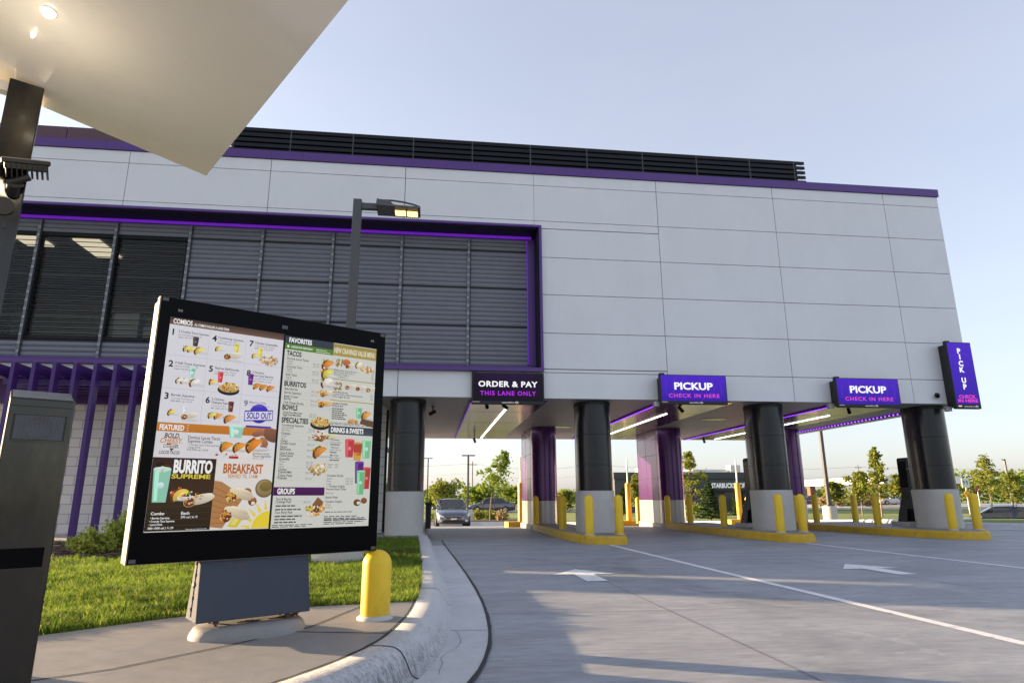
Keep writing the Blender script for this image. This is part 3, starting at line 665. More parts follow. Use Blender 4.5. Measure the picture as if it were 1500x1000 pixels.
def stadium(cx, cy, r, L, n=14):
    pts = []
    for i in range(n+1): t = math.pi + math.pi*i/n; pts.append((cx + r*math.cos(t), cy - L/2 + r*math.sin(t)))
    for i in range(n+1): t = math.pi*i/n; pts.append((cx + r*math.cos(t), cy + L/2 + r*math.sin(t)))
    return pts
def clad(mb, cx, cy, r, L, zz, m=0, md=1, vs=()):
    for a, b_ in zip(zz[:-1], zz[1:]): mb.prism(stadium(cx, cy, r, L), a+.005, b_-.005, m, sm=True)
    mb.prism(stadium(cx, cy, r-.012, L), zz[0]+.002, zz[-1]-.002, md, sm=True)
    for x, y0, y1 in vs: mb.box(x-.004, x+.004, y0, y1, zz[0]+.004, zz[-1]-.006, md)
COLX = [-.535, 3.70, 7.94, 12.16]
for i, cx in enumerate(COLX):
    cy = 14.5; r = .39
    q = MB(); clad(q, cx, cy, r, .22, [1.045, 1.602, 2.275, 2.95]); q.prism(stadium(cx, cy, r+.004, .225), 2.945, 3.028, 1)
    for s in (-1, 1): q.box(cx+s*(r-.0)-.003, cx+s*r+.003, cy-.10, cy-.094, 1.05, 2.94, 1)
    cc = obj('column', q, [M_gloss, M_matblack], B)
    q = MB(); q.prism(stadium(cx, cy, r+.022, .24, 18), .14, 1.043, 0, sm=True); obj('column_base', q, M_colbase, cc)
for cx in (3.48, 7.56, 11.62):
    cy = 20.85; r = .41; L = 1.9
    q = MB(); clad(q, cx, cy, r, L, [.81, 1.475, 2.215, 2.80, 3.028])
    for yy in (cy-L/2+.02, cy+.1, cy+L/2): q.box(cx-r-.003, cx-r+.02, yy-.005, yy+.005, .815, 3.02, 1)
    q.box(cx+.12, cx+.128, cy-L/2-r+.005, cy-L/2-r+.05, .815, 3.02, 1)
    cc = obj('column', q, [M_colp, M_matblack], B)
    q = MB(); clad(q, cx, cy, r, L, [.10, .81], 0, 1)
    for yy in (cy-L/2+.02, cy+.1): q.box(cx-r-.003, cx-r+.02, yy-.005, yy+.005, .11, .80, 1)
    obj('silver_cladding', q, [M_coll, M_matblack], cc)
    q = MB(); q.prism(stadium(cx, cy, r+.05, L), -.2, .098, 0); obj('column_base', q, M_colbase, cc)

# ground floor
lw = MB(); lw.box(-9.9, -3.9, 15.3, 22.6, .15, 3.501); lw.box(-3.899, -1.07, 15.3, 22.6, .15, ZB+.001); obj('block_wall', lw, M_block, B)
pr_ = MB(); pr_.box(XL, -10.95, D+.04, D+.16, .15, 3.501); obj('unseen_sun_blocker', pr_, M_block, B)  # unseen pier, added to shape the sunlit strip on the pavement
sfr = MB()
for y in (15.45, 16.9, 18.4, 19.9): sfr.box(-1.068, -1.02, y-.04, y+.04, .16, 2.95)
for z in (.2, 1.0, 2.05, 2.9): sfr.box(-1.067, -1.025, 15.45, 19.9, z-.035, z+.035)
so_ = obj('storefront', sfr, M_black, B)
q = MB(); q.box(-1.067, -1.05, 15.45, 19.9, .2, 2.9); obj('pane', q, M_glass, so_)
for k in range(-1, 11):
    x = -7.956+.366*k
    q = MB(); q.box(x-.034, x+.034, 13.0, 13.17, .15, 3.47); q.box(x-.034, x+.034, 13.171, 15.09, 3.24, 3.462)
    obj('fin', q, M_purple_d, B)
q = MB()
for y in (13.55, 13.95, 14.35, 14.7): q.box(-8.4, -4.2, y-.035, y+.035, 3.13, 3.235)
q.box(-9.8, -3.95, 15.1, 15.295, 2.98, 3.495)
obj('fin_rail', q, M_purple_d, B)
q = MB(); q.box(-5.92, -5.60, 14.5, 14.56, 3.05, 3.125); obj('light_bar', q, M_white_led, B)
q = MB(); q.box(-8.5,-3.9,12.95,15.29,.02,.185); obj('planter_ledge', q, M_colbase, B)
# ---------------------------------------------------------------- lane islands and bollards
ORD = ['left', 'middle', 'right']
isl = [([(2.97,18.9),(2.93,16),(2.98,14),(3.06,13.1),(3.22,12.86),(3.45,12.68),(3.80,12.66),(3.90,12.76),(4.02,13.3),(4.06,14.4),(4.06,18.9),(3.8,19.1),(3.2,19.1)], 'yellow edged concrete lane island in front of the leftmost pair of columns'),
       ([(6.93,18.6),(6.90,16),(6.95,14.2),(7.06,13.0),(7.2,12.62),(7.42,12.46),(7.72,12.56),(7.88,12.78),(8.14,13.35),(8.3,14.3),(8.3,18.6),(7.9,18.9),(7.2,18.9)], 'yellow edged concrete lane island between the two pickup lanes'),
       ([(10.5,18.2),(10.44,16.5),(10.6,14.6),(10.85,13.2),(11.08,12.68),(11.35,12.52),(11.65,12.56),(11.85,12.78),(12.3,13.3),(12.65,14.4),(12.7,18.2),(12.2,18.5),(10.8,18.5)], 'yellow edged concrete lane island under the outermost building corner')]
def inset(P, d):
    cx = sum(p[0] for p in P)/len(P); cy = sum(p[1] for p in P)/len(P); n = len(P); out = []
    for i in range(n):
        a = Vector(P[i-1]); b_ = Vector(P[i]); c_ = Vector(P[(i+1) % n]); e1 = (b_-a).normalized(); e2 = (c_-b_).normalized()
        nn = (Vector((-e1.y, e1.x)) + Vector((-e2.y, e2.x))).normalized()
        if nn.dot(Vector((cx, cy))-b_) < 0: nn = -nn
        out.append(tuple(b_ + nn*d))
    return out
def closed_smooth(P, n=4):
    Q = smooth_path([P[-1]] + P + [P[0], P[1]], n); return Q[n:-2*n] if False else Q[n:n+len(P)*n]
for P, lab in isl:
    P = closed_smooth(P, 3); P = P if sum(P[i-1][0]*P[i][1]-P[i][0]*P[i-1][1] for i in range(len(P))) > 0 else P[::-1]
    i1 = inset(P, .015); i2 = inset(P, .05); i3 = inset(P, .14)
    root = thing('lane_island', lab, 'traffic island', (sum(p[0] for p in P)/len(P), sum(p[1] for p in P)/len(P), 0), group='raised islands between the lanes')
    q = MB(); rings = [[(x, y, -.05) for x, y in P], [(x, y, .02) for x, y in P], [(x, y, .13) for x, y in i1], [(x, y, .158) for x, y in i2], [(x, y, .16) for x, y in i3]]
    q.loft(rings, 0, True, False, caps=False); obj('painted_kerb', q, M_kerby, root)
    q = MB(); q.face([(x, y, .158) for x, y in i3]); obj('island_top', q, M_island, root)

def bollard(name='bollard', r=.088, h=.80):
    root = thing(name, 'x', 'bollard', (0,0,0), group='yellow bollards of the drive-through')
    q = MB(); pr = [(r, 0), (r, h-r*.95)]
    for i in range(1, 8): t = math.pi/2*i/7; pr.append((max(.0015, r*math.cos(t)), h-r*.95 + r*.95*math.sin(t)))
    q.lathe(pr, 20); obj('sleeve', q, M_yellow, root, (0,0,0))
    q = MB(); q.lathe([(r+.022,0),(r+.02,.012),(r+.001,.026)], 20); obj('base_ring', q, M_colbase, root, (0,0,0))
    return root
b0 = bollard()
BL = [((3.22,13.12), .16, 'left of two yellow bollards at the near end of the leftmost island'),
      ((3.88,13.25), .16, 'right of two yellow bollards at the near end of the leftmost island'),
      ((3.18,15.6), .16, 'yellow bollard on the left edge of the leftmost island just beyond its black column'),
      ((3.62,18.1), .16, 'yellow bollard at the far end of the leftmost island'),
      ((7.37,13.2), .16, 'yellow bollard on the middle island directly in front of its black column'),
      ((7.97,13.35), .16, 'yellow bollard at the near right corner of the middle island'),
      ((7.38,15.9), .16, 'yellow bollard on the middle island left of the dark order terminal'),
      ((7.48,18.3), .16, 'yellow bollard at the far end of the middle island'),
      ((11.47,13.3), .16, 'yellow bollard on the rightmost island directly in front of its black column'),
      ((12.12,13.35), .16, 'yellow bollard at the near right corner of the rightmost island'),
      ((11.22,15.4), .16, 'yellow bollard on the rightmost island left of the dark terminal'),
      ((11.1,17.85), .16, 'yellow bollard at the far left end of the rightmost island'),
      ((3.14,19.35), 0, 'yellow bollard on the lane surface at the foot of the first purple column'),
      ((7.09,19.03), 0, 'yellow bollard on the lane surface at the foot of the second purple column'),
      ((11.11,18.97), 0, 'yellow bollard on the lane surface at the foot of the third purple column'),
      ((12.42,18.0), .16, 'yellow bollard on the rightmost island half hidden by the dark terminal'),
      ((7.75,23.9), -.05, 'short sunlit bollard beside the tall post left of the second purple column'),
      ((11.95,23.6), -.05, 'short sunlit bollard beside the tall yellow post behind the middle island')]
for i, ((x, y), z, lab) in enumerate(BL):
    o = b0 if i == 0 else dup(b0, (0,0,0))
    o.location = (x, y, z-.01); o['label'] = lab
    if z <= 0: o.scale = (1, 1, 1.2)
bn = bollard(r=.094, h=.425); bn.location = (-.333, 4.49, .149); bn['label'] = 'short yellow domed bollard on the sidewalk beside the menu board'
# tall guard posts with white poles behind the building
def guard(x, y, lab):
    z = g(x, y); root = thing('guard_post', lab, 'guard post', (x, y, z), group='yellow posts with white poles behind the building')
    q = MB(); q.lathe([(.105,.2),(.105,1.52),(.10,1.56),(.09,1.58),(.001,1.585)], 18); obj('steel_post', q, M_yellowd, root, (0,0,0))
    q = MB(); q.lathe([(.03,1.57),(.03,2.52),(.001,2.525)], 10); obj('white_pole', q, M_whitepipe, root, (0,0,0))
    q = MB(); q.prism([(-.5,-.28),(.4,-.28),(.5,-.1),(.5,.28),(-.45,.3),(-.6,.1)], -.05, .2); obj('yellow_plinth', q, M_kerby, root, (0,0,0), bevel=.03)
guard(3.33, 24.0, 'tall yellow steel post with thin white pole left of the first purple column')
guard(7.55, 24.4, 'tall yellow post with thin white pole left of the second purple column')
guard(11.95, 24.3, 'tall yellow steel post with thin white pole in front of the dark cafe')

# order terminals seen from the side
def terminal(x, y, lab, word):
    root = thing('order_terminal', lab, 'order terminal', (x, y, .16), group='dark order terminals on the islands')
    q = MB(); q.prism([(-.42,-.34),(.42,-.34),(.42,.34),(-.42,.34)], 0, .10); obj('concrete_pad', q, M_colbase, root, (0,0,0), bevel=.02)
    prof = [(-.36,.10),(-.30,.32),(-.22,.55),(-.16,.72),(-.155,1.66),(-.12,1.70),(.10,1.70),(.14,1.66),(.14,.72),(.20,.5),(.30,.10)]
    q = MB(); q.loft([[(px, s*.16, pz) for px, pz in prof] for s in (-1, 1)][::-1], 0, True, False); obj('housing', q, M_matblack, root, (0,0,0), bevel=.012)
    q = MB(); q.box(-.165, -.157, -.13, .13, .95, 1.6); obj('screen', q, M_frontgl, root, (0,0,0))
    q = MB(); q.box(-.17, .0, -.175, -.1605, 1.40, 1.425); obj('bracket', q, M_alu, root, (0,0,0))
    q = MB(); q.add([(-.30,-.163,.42),(.05,-.163,.40),(-.02,-.163,.12),(-.34,-.163,.12)], [(0,3,2,1)]); obj('access_panel', q, M_frontgl, root, (0,0,0))
    vs, fs, x0, x1, y0, y1 = text_polys(word, .02); q = MB(); q.add([(-.22+(vx-x0)*.15, -.1665, .45+vy*.13) for vx, vy, _ in vs], fs); obj('lettering', q, M_dark, root, (0,0,0))
terminal(12.33, 15.5, 'tall dark order terminal with flared foot behind the rightmost column', 'EAST')
terminal(8.28-.1, 15.75, 'dark order terminal with sloping foot behind the black column of the middle island', 'EAST')

# ---------------------------------------------------------------- signs on the building
def hexd(c): c = c.lstrip('#'); return hexc(int(c[:2],16), int(c[2:4],16), int(c[4:],16))
WHT = (1,1,1)
def sign(name, lab, x0, x1, z0, z1, y, depth, draw, cat='sign', group=None, boxtop=True, boxx=None):
    root = thing(name, lab, cat, ((x0+x1)/2, y, z0), group=group)
    q = MB(); q.box(x0, x1, y, y+.10, z0, z1); q.box(x0+.05, x1-.05, y+.1005, y+depth, z0+.06, z1-.04)
    obj('housing', q, M_matblack, root, bevel=.006)
    w, h = x1-x0, z1-z0; q = MB(); P = Plane((x0, y, z1), (1,0,0), (0,-1,0), w, h, q); draw(P)
    obj('display', q, M_sign, root)
    if boxtop: q = MB(); q.box(x0+.02, x0+.12, y+.02, y+.12, z1+.001, z1+.035); obj('light_sensor', q, M_matblack, root)
    return root
def wf_logo(P, x, y, h, w):
    P.text('watchfire', x, y, h, (.8,.8,.8), 3, .0, w); P.ell(x+w*1.22, y-h*.4, w*.14, w*.14*.6, (.8,.8,.8), 3); P.ell(x+w*1.22, y-h*.4, w*.10, w*.10*.5, (.01,.01,.01), 4)
def arcs(P, cx, cy, rr, c, l=2, w=.004, a0=0, a1=360):
    for r in rr:
        n = 26
        for i in range(n):
            t0, t1 = R(a0+(a1-a0)*i/n), R(a0+(a1-a0)*(i+1)/n); A = P.w/P.h
            if not all(.04 < cy-(r+.01)*math.sin(t)*A < .88 for t in (t0,t1)): continue
            P.poly([(cx+(r-w)*math.cos(t0), cy-(r-w)*math.sin(t0)*A), (cx+(r+w)*math.cos(t0), cy-(r+w)*math.sin(t0)*A), (cx+(r+w)*math.cos(t1), cy-(r+w)*math.sin(t1)*A), (cx+(r-w)*math.cos(t1), cy-(r-w)*math.sin(t1)*A)], c, l)
def d_order(P):
    P.rect(.02, .035, .98, .90, hexd('190b26'), 1, hexd('0d0714'))
    P.rect(.15, .05, .85, .86, hexd('220a36'), 2, hexd('10061a'))
    P.text('ORDER & PAY', .5, .45, .175, WHT, 3, .03, .82, 'c', trk=1.1); P.text('THIS LANE ONLY', .5, .72, .135, hexd('b829ea'), 3, .022, .77, 'c', trk=1.22)
    wf_logo(P, .41, .965, .045, .17); P.rect(.01, .92, .11, .945, (.25,.22,.28), 3)
def d_pick(P):
    P.rect(.015, .025, .985, .895, hexd('4a22c4'), 1, hexd('34189e'))
    arcs(P, .5, .46, (.20,.31,.42), hexd('5b3ad6'), 2, .003)
    P.text('PICKUP', .5, .50, .235, WHT, 4, .035, .58, 'c'); P.text('CHECK IN HERE', .5, .77, .125, hexd('e548d6'), 4, .022, .76, 'c', trk=1.2)
    wf_logo(P, .42, .965, .045, .15); P.rect(.015, .92, .1, .945, (.3,.3,.3), 3)
def d_vert(P):
    P.rect(.03, .012, .97, .935, hexd('4a24c6'), 1, hexd('3519a2'))
    arcs(P, .5, .42, (.36,.62), hexd('5b3ad6'), 2, .006, 30, 150)
    for k, (ch, y) in enumerate((('P',.16),('I',.25),('C',.35),('K',.445),('U',.605),('P',.70))): P.text(ch, .47, y+.01, .075, WHT, 4, .05, None, 'c')
    P.text('CHECK', .5, .845, .048, hexd('f048c8'), 4, .03, .68, 'c'); P.text('IN HERE', .5, .905, .048, hexd('f048c8'), 4, .03, .80, 'c')
    wf_logo(P, .3, .975, .018, .42)
    P.rect(.08, .955, .22, .97, (1,.85,.6), 3)
sign('lane_sign', 'black digital sign reading ORDER & PAY THIS LANE ONLY under the window surround', .845, 2.44, 2.875, 3.575, D-.13, .13, d_order, group='digital lane signs on the building edge')
sign('lane_sign', 'wide purple PICKUP CHECK IN HERE sign nearer the middle of the building', 5.03, 6.585, 2.90, 3.565, D-.32, .318, d_pick, group='digital lane signs on the building edge')
sign('lane_sign', 'wide purple PICKUP CHECK IN HERE sign beside the rightmost column', 9.25, 10.83, 2.88, 3.56, D-.32, .318, d_pick, group='digital lane signs on the building edge')
sign('lane_sign', 'tall narrow purple digital sign with vertical PICK UP lettering on the building corner', 12.24, 12.89, 2.88, 4.49, D-.32, .318, d_vert, group='digital lane signs on the building edge')
for x, z in ((4.99,2.98),(9.2,2.98),(12.2,2.95)):
    q = MB(); q.box(x-.06, x+.06, D-.16, D-.04, z-.11, z+.0); 
    nm = {4.99:'left pickup sign', 9.2:'right pickup sign', 12.2:'tall corner sign'}[x]
    tag(obj('sensor_box', q, M_coll, bevel=.008), 'small pale sensor box at the lower left corner of the %s' % nm, 'sensor box')

def cam_unit(x, y, z, lab, drop=.10, rz=0., tilt=.5, r=.04, L=.17, wall=False):
    root = thing('security_camera', lab, 'camera', (x, y, z), rz, group='cameras on the building')
    q = MB(); q.tube((0,0,0), (0,0,-drop), .014, n=8)
    q.tube((0,0,0), (0,0,-.015), .045, n=14); obj('mount', q, M_matblack, root, (0,0,0))
    dv = Vector((0, -math.cos(tilt), -math.sin(tilt))); c0 = Vector((0,0,-drop-.03))
    q = MB(); q.tube(c0 - dv*L*.45, c0 + dv*L*.55, r, r*1.08, 14); obj('camera_body', q, M_matblack, root, (0,0,0))
    q = MB(); q.tube(c0 + dv*L*.551, c0 + dv*(L*.551+.004), r*.8, n=12); obj('lens', q, M_frontgl, root, (0,0,0))
cam_unit(1.24, 14.45, 3.02, 'small black camera under the soffit below the order and pay sign, left of two', .05)
cam_unit(1.66, 14.5, 3.02, 'small black camera under the soffit beside the light bar, right of two', .05, .4)
cam_unit(1.46, 21.9, 3.01, 'black camera hanging at the far soffit edge near the light bar', .16, 2.6, .9)
cam_unit(.02, 15.2, 3.02, 'black camera on a bracket beside the top of the leftmost black column', .12, -1.9, .4)
cam_unit(5.87, 14.5, 3.02, 'small black camera under the left pickup sign', .06, .5, .8)
cam_unit(9.7, 22.0, 3.01, 'black camera hanging at the far soffit edge above the dark cafe', .12, 2.4, .9)
cam_unit(10.12, 14.4, 3.02, 'small black camera under the right pickup sign', .06, -.5, .7)
root = thing('security_camera', 'black bullet camera on the pale wall left of the tall corner sign', 'camera', (12.05, D, 3.24), group='cameras on the building')
q = MB(); q.tube((12.05,D-.0005,3.24), (12.05,D-.03,3.24), .06, n=16); q.tube((12.05,D-.03,3.24), (11.98,D-.1,3.20), .05, .045, 14); obj('camera_body', q, M_matblack, root)
q = MB(); q.tube((11.975,D-.104,3.197), (11.972,D-.107,3.195), .034, n=12); obj('lens', q, M_frontgl, root)

# ---------------------------------------------------------------- menu board
BU = Vector((.848, .530, 0)).normalized(); BNn = Vector((BU.y, -BU.x, 0)); BP = Vector((-1.561, 3.711, 0))
BM = Matrix(((BU.x, -BNn.x, 0, BP.x), (BU.y, -BNn.y, 0, BP.y), (0, 0, 1, 0), (0, 0, 0, 1)))    # local: x along board, y away from viewer, z up
ped = BP + BU*.70 - BNn*.07
board = thing('menu_board', 'large black framed digital menu board showing combos and favorites on a grey pedestal', 'menu board', (ped.x, ped.y, .24))
WB, Z0, Z1 = 1.441, .566, 2.040
q = MB(); q.box(0, WB, .012, .070, Z0, Z1, M=BM); q.box(.003, WB-.003, .0705, .0745, Z0+.003, Z1-.003, 1, M=BM); q.box(0, WB, .075, .145, Z0+.004, Z1-.02, M=BM)
obj('cabinet', q, [M_alu, M_dark], board, bevel=.003)
q = MB(); q.box(.004, WB-.004, -.004, .0115, Z0+.004, Z1-.004, M=BM); obj('front_glass', q, M_frontgl, board, bevel=.003)
q = MB()
for x, z in ((.012, Z1-.03), (WB-.045, Z1-.03), (.012, Z0+.01), (WB-.045, Z0+.01)): q.box(x, x+.032, -.0065, -.0042, z, z+.02, M=BM)
obj('corner_bracket', q, M_polebronze, board)
q = MB(); q.box(.72-.018, .72+.018, -.008, -.0045, 1.965-.012, 1.965+.012, M=BM); obj('camera_window', q, M_polebronze, board)
q = MB(); q.tube(BM @ Vector((.72,-.0082,1.965)), BM @ Vector((.72,-.011,1.965)), .009, n=16); obj('lens', q, M_glass, board)
for x, z in ((.11, 1.965), (1.335, 1.968)):
    q = MB(); q.box(x-.013, x+.013, -.006, -.0045, z-.008, z+.008, M=BM); q.box(x-.009, x-.003, -.0075, -.0061, z-.005, z+.005, 1, M=BM); q.box(x+.003, x+.009, -.0075, -.0061, z-.005, z+.005, 1, M=BM); obj('sensor_window', q, [M_polebronze, M_alu], board)
q = MB(); q.box(WB-.03, WB+.06, -.02, -.012, 1.515, 1.522, M=BM) if False else None
q = MB(); vs = []
for z, hd in ((.248, .112), (.600, .050)):
    for dx, s in ((-.318,-1),(.318,-1),(.318,1),(-.318,1)): vs.append(BM @ Vector((.70-.02+dx*(1.0 if z < .5 else .97), .075 + s*hd, z)))
q.add(vs, [(3,2,1,0),(4,5,6,7),(0,1,5,4),(1,2,6,5),(2,3,7,6),(3,0,4,7)]); pd = obj('pedestal', q, M_pedestal, board, bevel=.006)
q = MB()   # seam of the access door on the pedestal side with its lock
a0, a1 = BM @ Vector((.70-.02-.3195, .075, .27)), BM @ Vector((.70-.02-.3105, .075, .597)); q.bar(a0, a1, .004, .004, 0)
for k in range(5): pz = .30+.06*k; e = BM @ Vector((.3605+.0265*(pz-.262)/.338*.35, .075+.006*(-1)**k, pz)); q.bar(e, e+Vector((0,0,.018)), .006, .009, 0)
obj('door_seam', q, M_dark, pd)
lk = BM @ Vector((.362+.004, .075, .44)); q = MB(); q.tube(lk, lk-BU*.009, .011, n=12); obj('lock', q, M_alu, pd)
q = MB()
for dx, dy in ((-.2,-.06),(.2,-.06),(.2,.06),(-.2,.06),(.28,0)):
    p = BM @ Vector((.68+dx, .075+dy, .2)); q.tube(p, p+Vector((0,0,.064)), .008, n=8); q.tube(p+Vector((0,0,.028)), p+Vector((0,0,.04)), .016, n=6)
rr = random.Random(4)
for k in range(7):
    p = BM @ Vector((.68+rr.uniform(-.12,.15), .05, .215)); p2 = p + BU*rr.uniform(.06,.16) + Vector((0,0,rr.uniform(-.005,.02))); q.tube(p, p2, .007, n=6)
obj('anchor_bolt', q, M_rust, board)
fc = BM @ Vector((.69, .09, 0)); q = MB()
prf = [(.325,.148),(.322,.17),(.305,.200),(.285,.214),(.18,.218),(.001,.219)]
MF = Matrix.Translation((fc.x, fc.y, 0)) @ Matrix.Rotation(math.atan2(BU.y, BU.x), 4, 'Z') @ Matrix.Diagonal((1.0, .70, 1, 1))
q.lathe(prf, 40, M=MF); tag(obj('concrete_footing', q, M_walk), 'low round concrete footing under the menu board pedestal', 'footing')

# ------- menu artwork
def spk(P, cx, cy, rx, ry, n, cols, l, s=.006, rnd=random.Random(11)):
    for _ in range(n):
        a = rnd.uniform(0, 6.28); q_ = math.sqrt(rnd.random()); x = cx + rx*q_*math.cos(a); y = cy - ry*q_*math.sin(a)*P.w/P.h
        P.ell(x, y, s*rnd.uniform(.6,1.3), s*rnd.uniform(.4,.9), rnd.choice(cols), l, n=5, rot=rnd.uniform(0,180))
BRN, GRN, RED, YEL, WH2, CHZ = hexd('6b3a22'), hexd('8fae3e'), hexd('c24a2a'), hexd('f0c553'), hexd('efe9da'), hexd('e69a2e')
def taco(P, x, y, s, shell=hexd('e8cf72'), rot=35, l=2):
    P.ell(x+s*.35, y+s*.12, s*.95, s*.18, hexd('d9d6d8'), l-1 if l > 1 else 1, n=14)
    P.ell(x-s*.16, y, s*.62, s*.50, BRN, l, -10, 190, 14, rot+20); spk(P, x-s*.22, y-s*.12, s*.5, s*.42, int(14), [BRN,GRN,RED,YEL,WH2,CHZ,GRN], l+1, s*.13)
    P.ell(x+s*.14, y+s*.02, s*.66, s*.56, shell, l+2, -5, 185, 16, rot); P.ell(x+s*.24, y+s*.0, s*.46, s*.34, tuple(min(1, v*1.25) for v in shell), l+3, 0, 180, 12, rot)
def burr(P, x, y, s, rot=12, l=2, wrap=hexd('e6dccb')):
    r = R(rot); A = P.w/P.h
    P.ell(x+s*.7, y+s*.25, s*1.1, s*.2, hexd('d6d3d4'), 1, n=14)
    P.ell(x+s*.75, y-s*.1, s*1.0, s*.36, wrap, l, rot=rot); P.ell(x+s*.9, y-s*.22, s*.7, s*.16, tuple(v*1.12 for v in wrap), l+1, rot=rot)
    P.ell(x, y+s*.02, s*.42, s*.36, hexd('c9a877'), l+2, rot=rot); P.ell(x, y+s*.02, s*.36, s*.30, BRN, l+3, rot=rot); spk(P, x, y, s*.32, s*.26, 16, [GRN,RED,YEL,WH2,BRN,CHZ,RED], l+4, s*.09)
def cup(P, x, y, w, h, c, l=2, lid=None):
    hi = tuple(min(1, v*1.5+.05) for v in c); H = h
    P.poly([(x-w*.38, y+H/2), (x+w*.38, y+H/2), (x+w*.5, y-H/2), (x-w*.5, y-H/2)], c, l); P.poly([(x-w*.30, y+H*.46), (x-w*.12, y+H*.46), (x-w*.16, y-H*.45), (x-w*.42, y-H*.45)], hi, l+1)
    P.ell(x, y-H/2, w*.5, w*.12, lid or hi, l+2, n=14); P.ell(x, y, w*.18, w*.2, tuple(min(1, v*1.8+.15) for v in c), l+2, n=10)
def platter(P, x, y, s, l=2, plate=hexd('20242a'), cols=None):
    P.ell(x, y+s*.12, s, s*.5, plate, l); P.ell(x, y, s*.92, s*.46, hexd('d9b36a'), l+1); spk(P, x, y-s*.03, s*.88, s*.45, 46, cols or [YEL,WH2,CHZ,BRN,hexd('e3c78c'),GRN,RED], l+2, s*.11)
def lines(P, x, y, w, n, dy, h, c=hexd('55545a'), seed=1):
    r_ = random.Random(seed)
    for k in range(n):
        X = x; e = x + w*r_.uniform(.65, 1)
        while X < e:
            ww = min(w*r_.uniform(.07,.2), e-X); P.rect(X, y+k*dy-h, X+ww, y+k*dy, c, 3); X += ww + w*.025
INK = hexd('2a2830')
def draw_left(P):
    P.rect(0, 0, 1, 1, hexd('e4e2ea'), 0); P.rect(0, 0, 1, .036, hexd('4a3a34'), 1, hexd('77594a'))
    P.text('COMBOS', .025, .030, .024, WHT, 3, .03, .155); P.text('ALL COMBOS INCLUDE A LARGE DRINK', .195, .0285, .0125, WHT, 3, .02, .30)
    gl = hexd('b9b6c4')
    for x in (.333, .655): P.rect(x-.001, .04, x+.001, .505, gl, 1)
    for y in (.185, .345): P.rect(0, y-.0007, 1, y+.0007, gl, 1)
    cells = [('1','3 Crunchy Tacos Supreme.',0,0),('2','3 Soft Tacos Supreme.',0,1),('3','Burrito Supreme.',0,2),('4','Crunchwrap Supreme.',1,0),('5','Nachos BellGrande.',1,1),('6','2 Chicken',1,2),('7','Chicken Quesadilla',2,0),('8','3 Doritos',2,1),('9','Mexican Pizza',2,2)]
    for n_, t_, cx, cy in cells:
        x = .028 + cx*.328; y = .075 + cy*.155 + (.004 if cx else 0); ink = hexd('8a8790') if n_ == '9' else INK
        P.text(n_, x, y+.012, .030, ink, 3, .03); tx = x + .05
        P.text(t_, tx, y-.004, .0115, ink, 3, .012, min(.25, len(t_)*.0118))
        if n_ == '6': P.text('Chalupas Supreme.', tx, y+.012, .0115, ink, 3, .012, .19); P.text('• Crunchy Taco', tx, y+.026, .008, hexd('5c5a62'), 3, 0, .12); P.text('840-1060 cal | 10.29', tx, y+.039, .008, hexd('5c5a62'), 3, 0, .16); continue
        if n_ == '8': P.text('Locos Tacos Supreme.', tx, y+.012, .0115, ink, 3, .012, .20); P.text('Supreme 870-990 cal | 9.49', tx, y+.026, .008, hexd('5c5a62'), 3, 0, .19); P.text('Regular 750-840 cal | 8.49', tx, y+.039, .008, hexd('5c5a62'), 3, 0, .18); continue
        s1, s2 = {'1':('Supreme 560-780 cal | 9.19','Regular 500-720 cal | 8.29'),'2':('Supreme 570-830 cal | 9.19','Regular 540-780 cal | 8.29'),'3':('• Crunchy Taco Supreme','580-800 cal | 9.79')}.get(n_, ('• Crunchy Taco','560-720 cal | 9.49'))
        P.text(s1, tx, y+.010, .008, ink if n_ == '9' else hexd('5c5a62'), 3, 0, .185); 
        if n_ != '9': P.text(s2, tx, y+.023, .008, hexd('5c5a62'), 3, 0, .17)
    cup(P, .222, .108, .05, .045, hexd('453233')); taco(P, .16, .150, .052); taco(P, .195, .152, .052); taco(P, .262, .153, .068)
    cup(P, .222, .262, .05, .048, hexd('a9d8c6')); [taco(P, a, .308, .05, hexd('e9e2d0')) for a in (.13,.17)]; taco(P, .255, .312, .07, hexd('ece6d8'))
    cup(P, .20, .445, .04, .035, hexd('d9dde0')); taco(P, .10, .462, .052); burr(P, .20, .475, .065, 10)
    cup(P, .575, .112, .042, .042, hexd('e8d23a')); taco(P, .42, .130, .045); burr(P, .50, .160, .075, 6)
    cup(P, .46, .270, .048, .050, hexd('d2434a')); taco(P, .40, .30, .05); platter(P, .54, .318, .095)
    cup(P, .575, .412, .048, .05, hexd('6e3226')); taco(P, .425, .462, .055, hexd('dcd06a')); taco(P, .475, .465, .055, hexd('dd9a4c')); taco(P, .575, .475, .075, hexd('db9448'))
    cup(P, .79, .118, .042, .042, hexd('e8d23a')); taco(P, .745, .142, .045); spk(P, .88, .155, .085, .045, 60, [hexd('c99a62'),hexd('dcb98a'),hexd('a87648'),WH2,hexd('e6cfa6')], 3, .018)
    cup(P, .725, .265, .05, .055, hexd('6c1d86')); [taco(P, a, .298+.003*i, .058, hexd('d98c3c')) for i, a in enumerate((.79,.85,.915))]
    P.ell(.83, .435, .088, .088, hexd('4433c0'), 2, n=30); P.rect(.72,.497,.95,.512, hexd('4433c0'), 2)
    P.poly([(.70,.478),(.958,.466),(.956,.412),(.698,.424)], hexd('3f2fb0'), 3); P.poly([(.706,.472),(.952,.461),(.950,.418),(.704,.430)], hexd('e9e6f2'), 4); P.text('SOLD OUT', .720, .463, .031, hexd('3f2fb0'), 6, .03, .222, rot=.05, slant=.1)
    # featured
    P.rect(0, .507, 1, .548, hexd('d0832a'), 3, hexd('c67a26')); P.text('FEATURED', .02, .541, .025, WHT, 5, .03, .19)
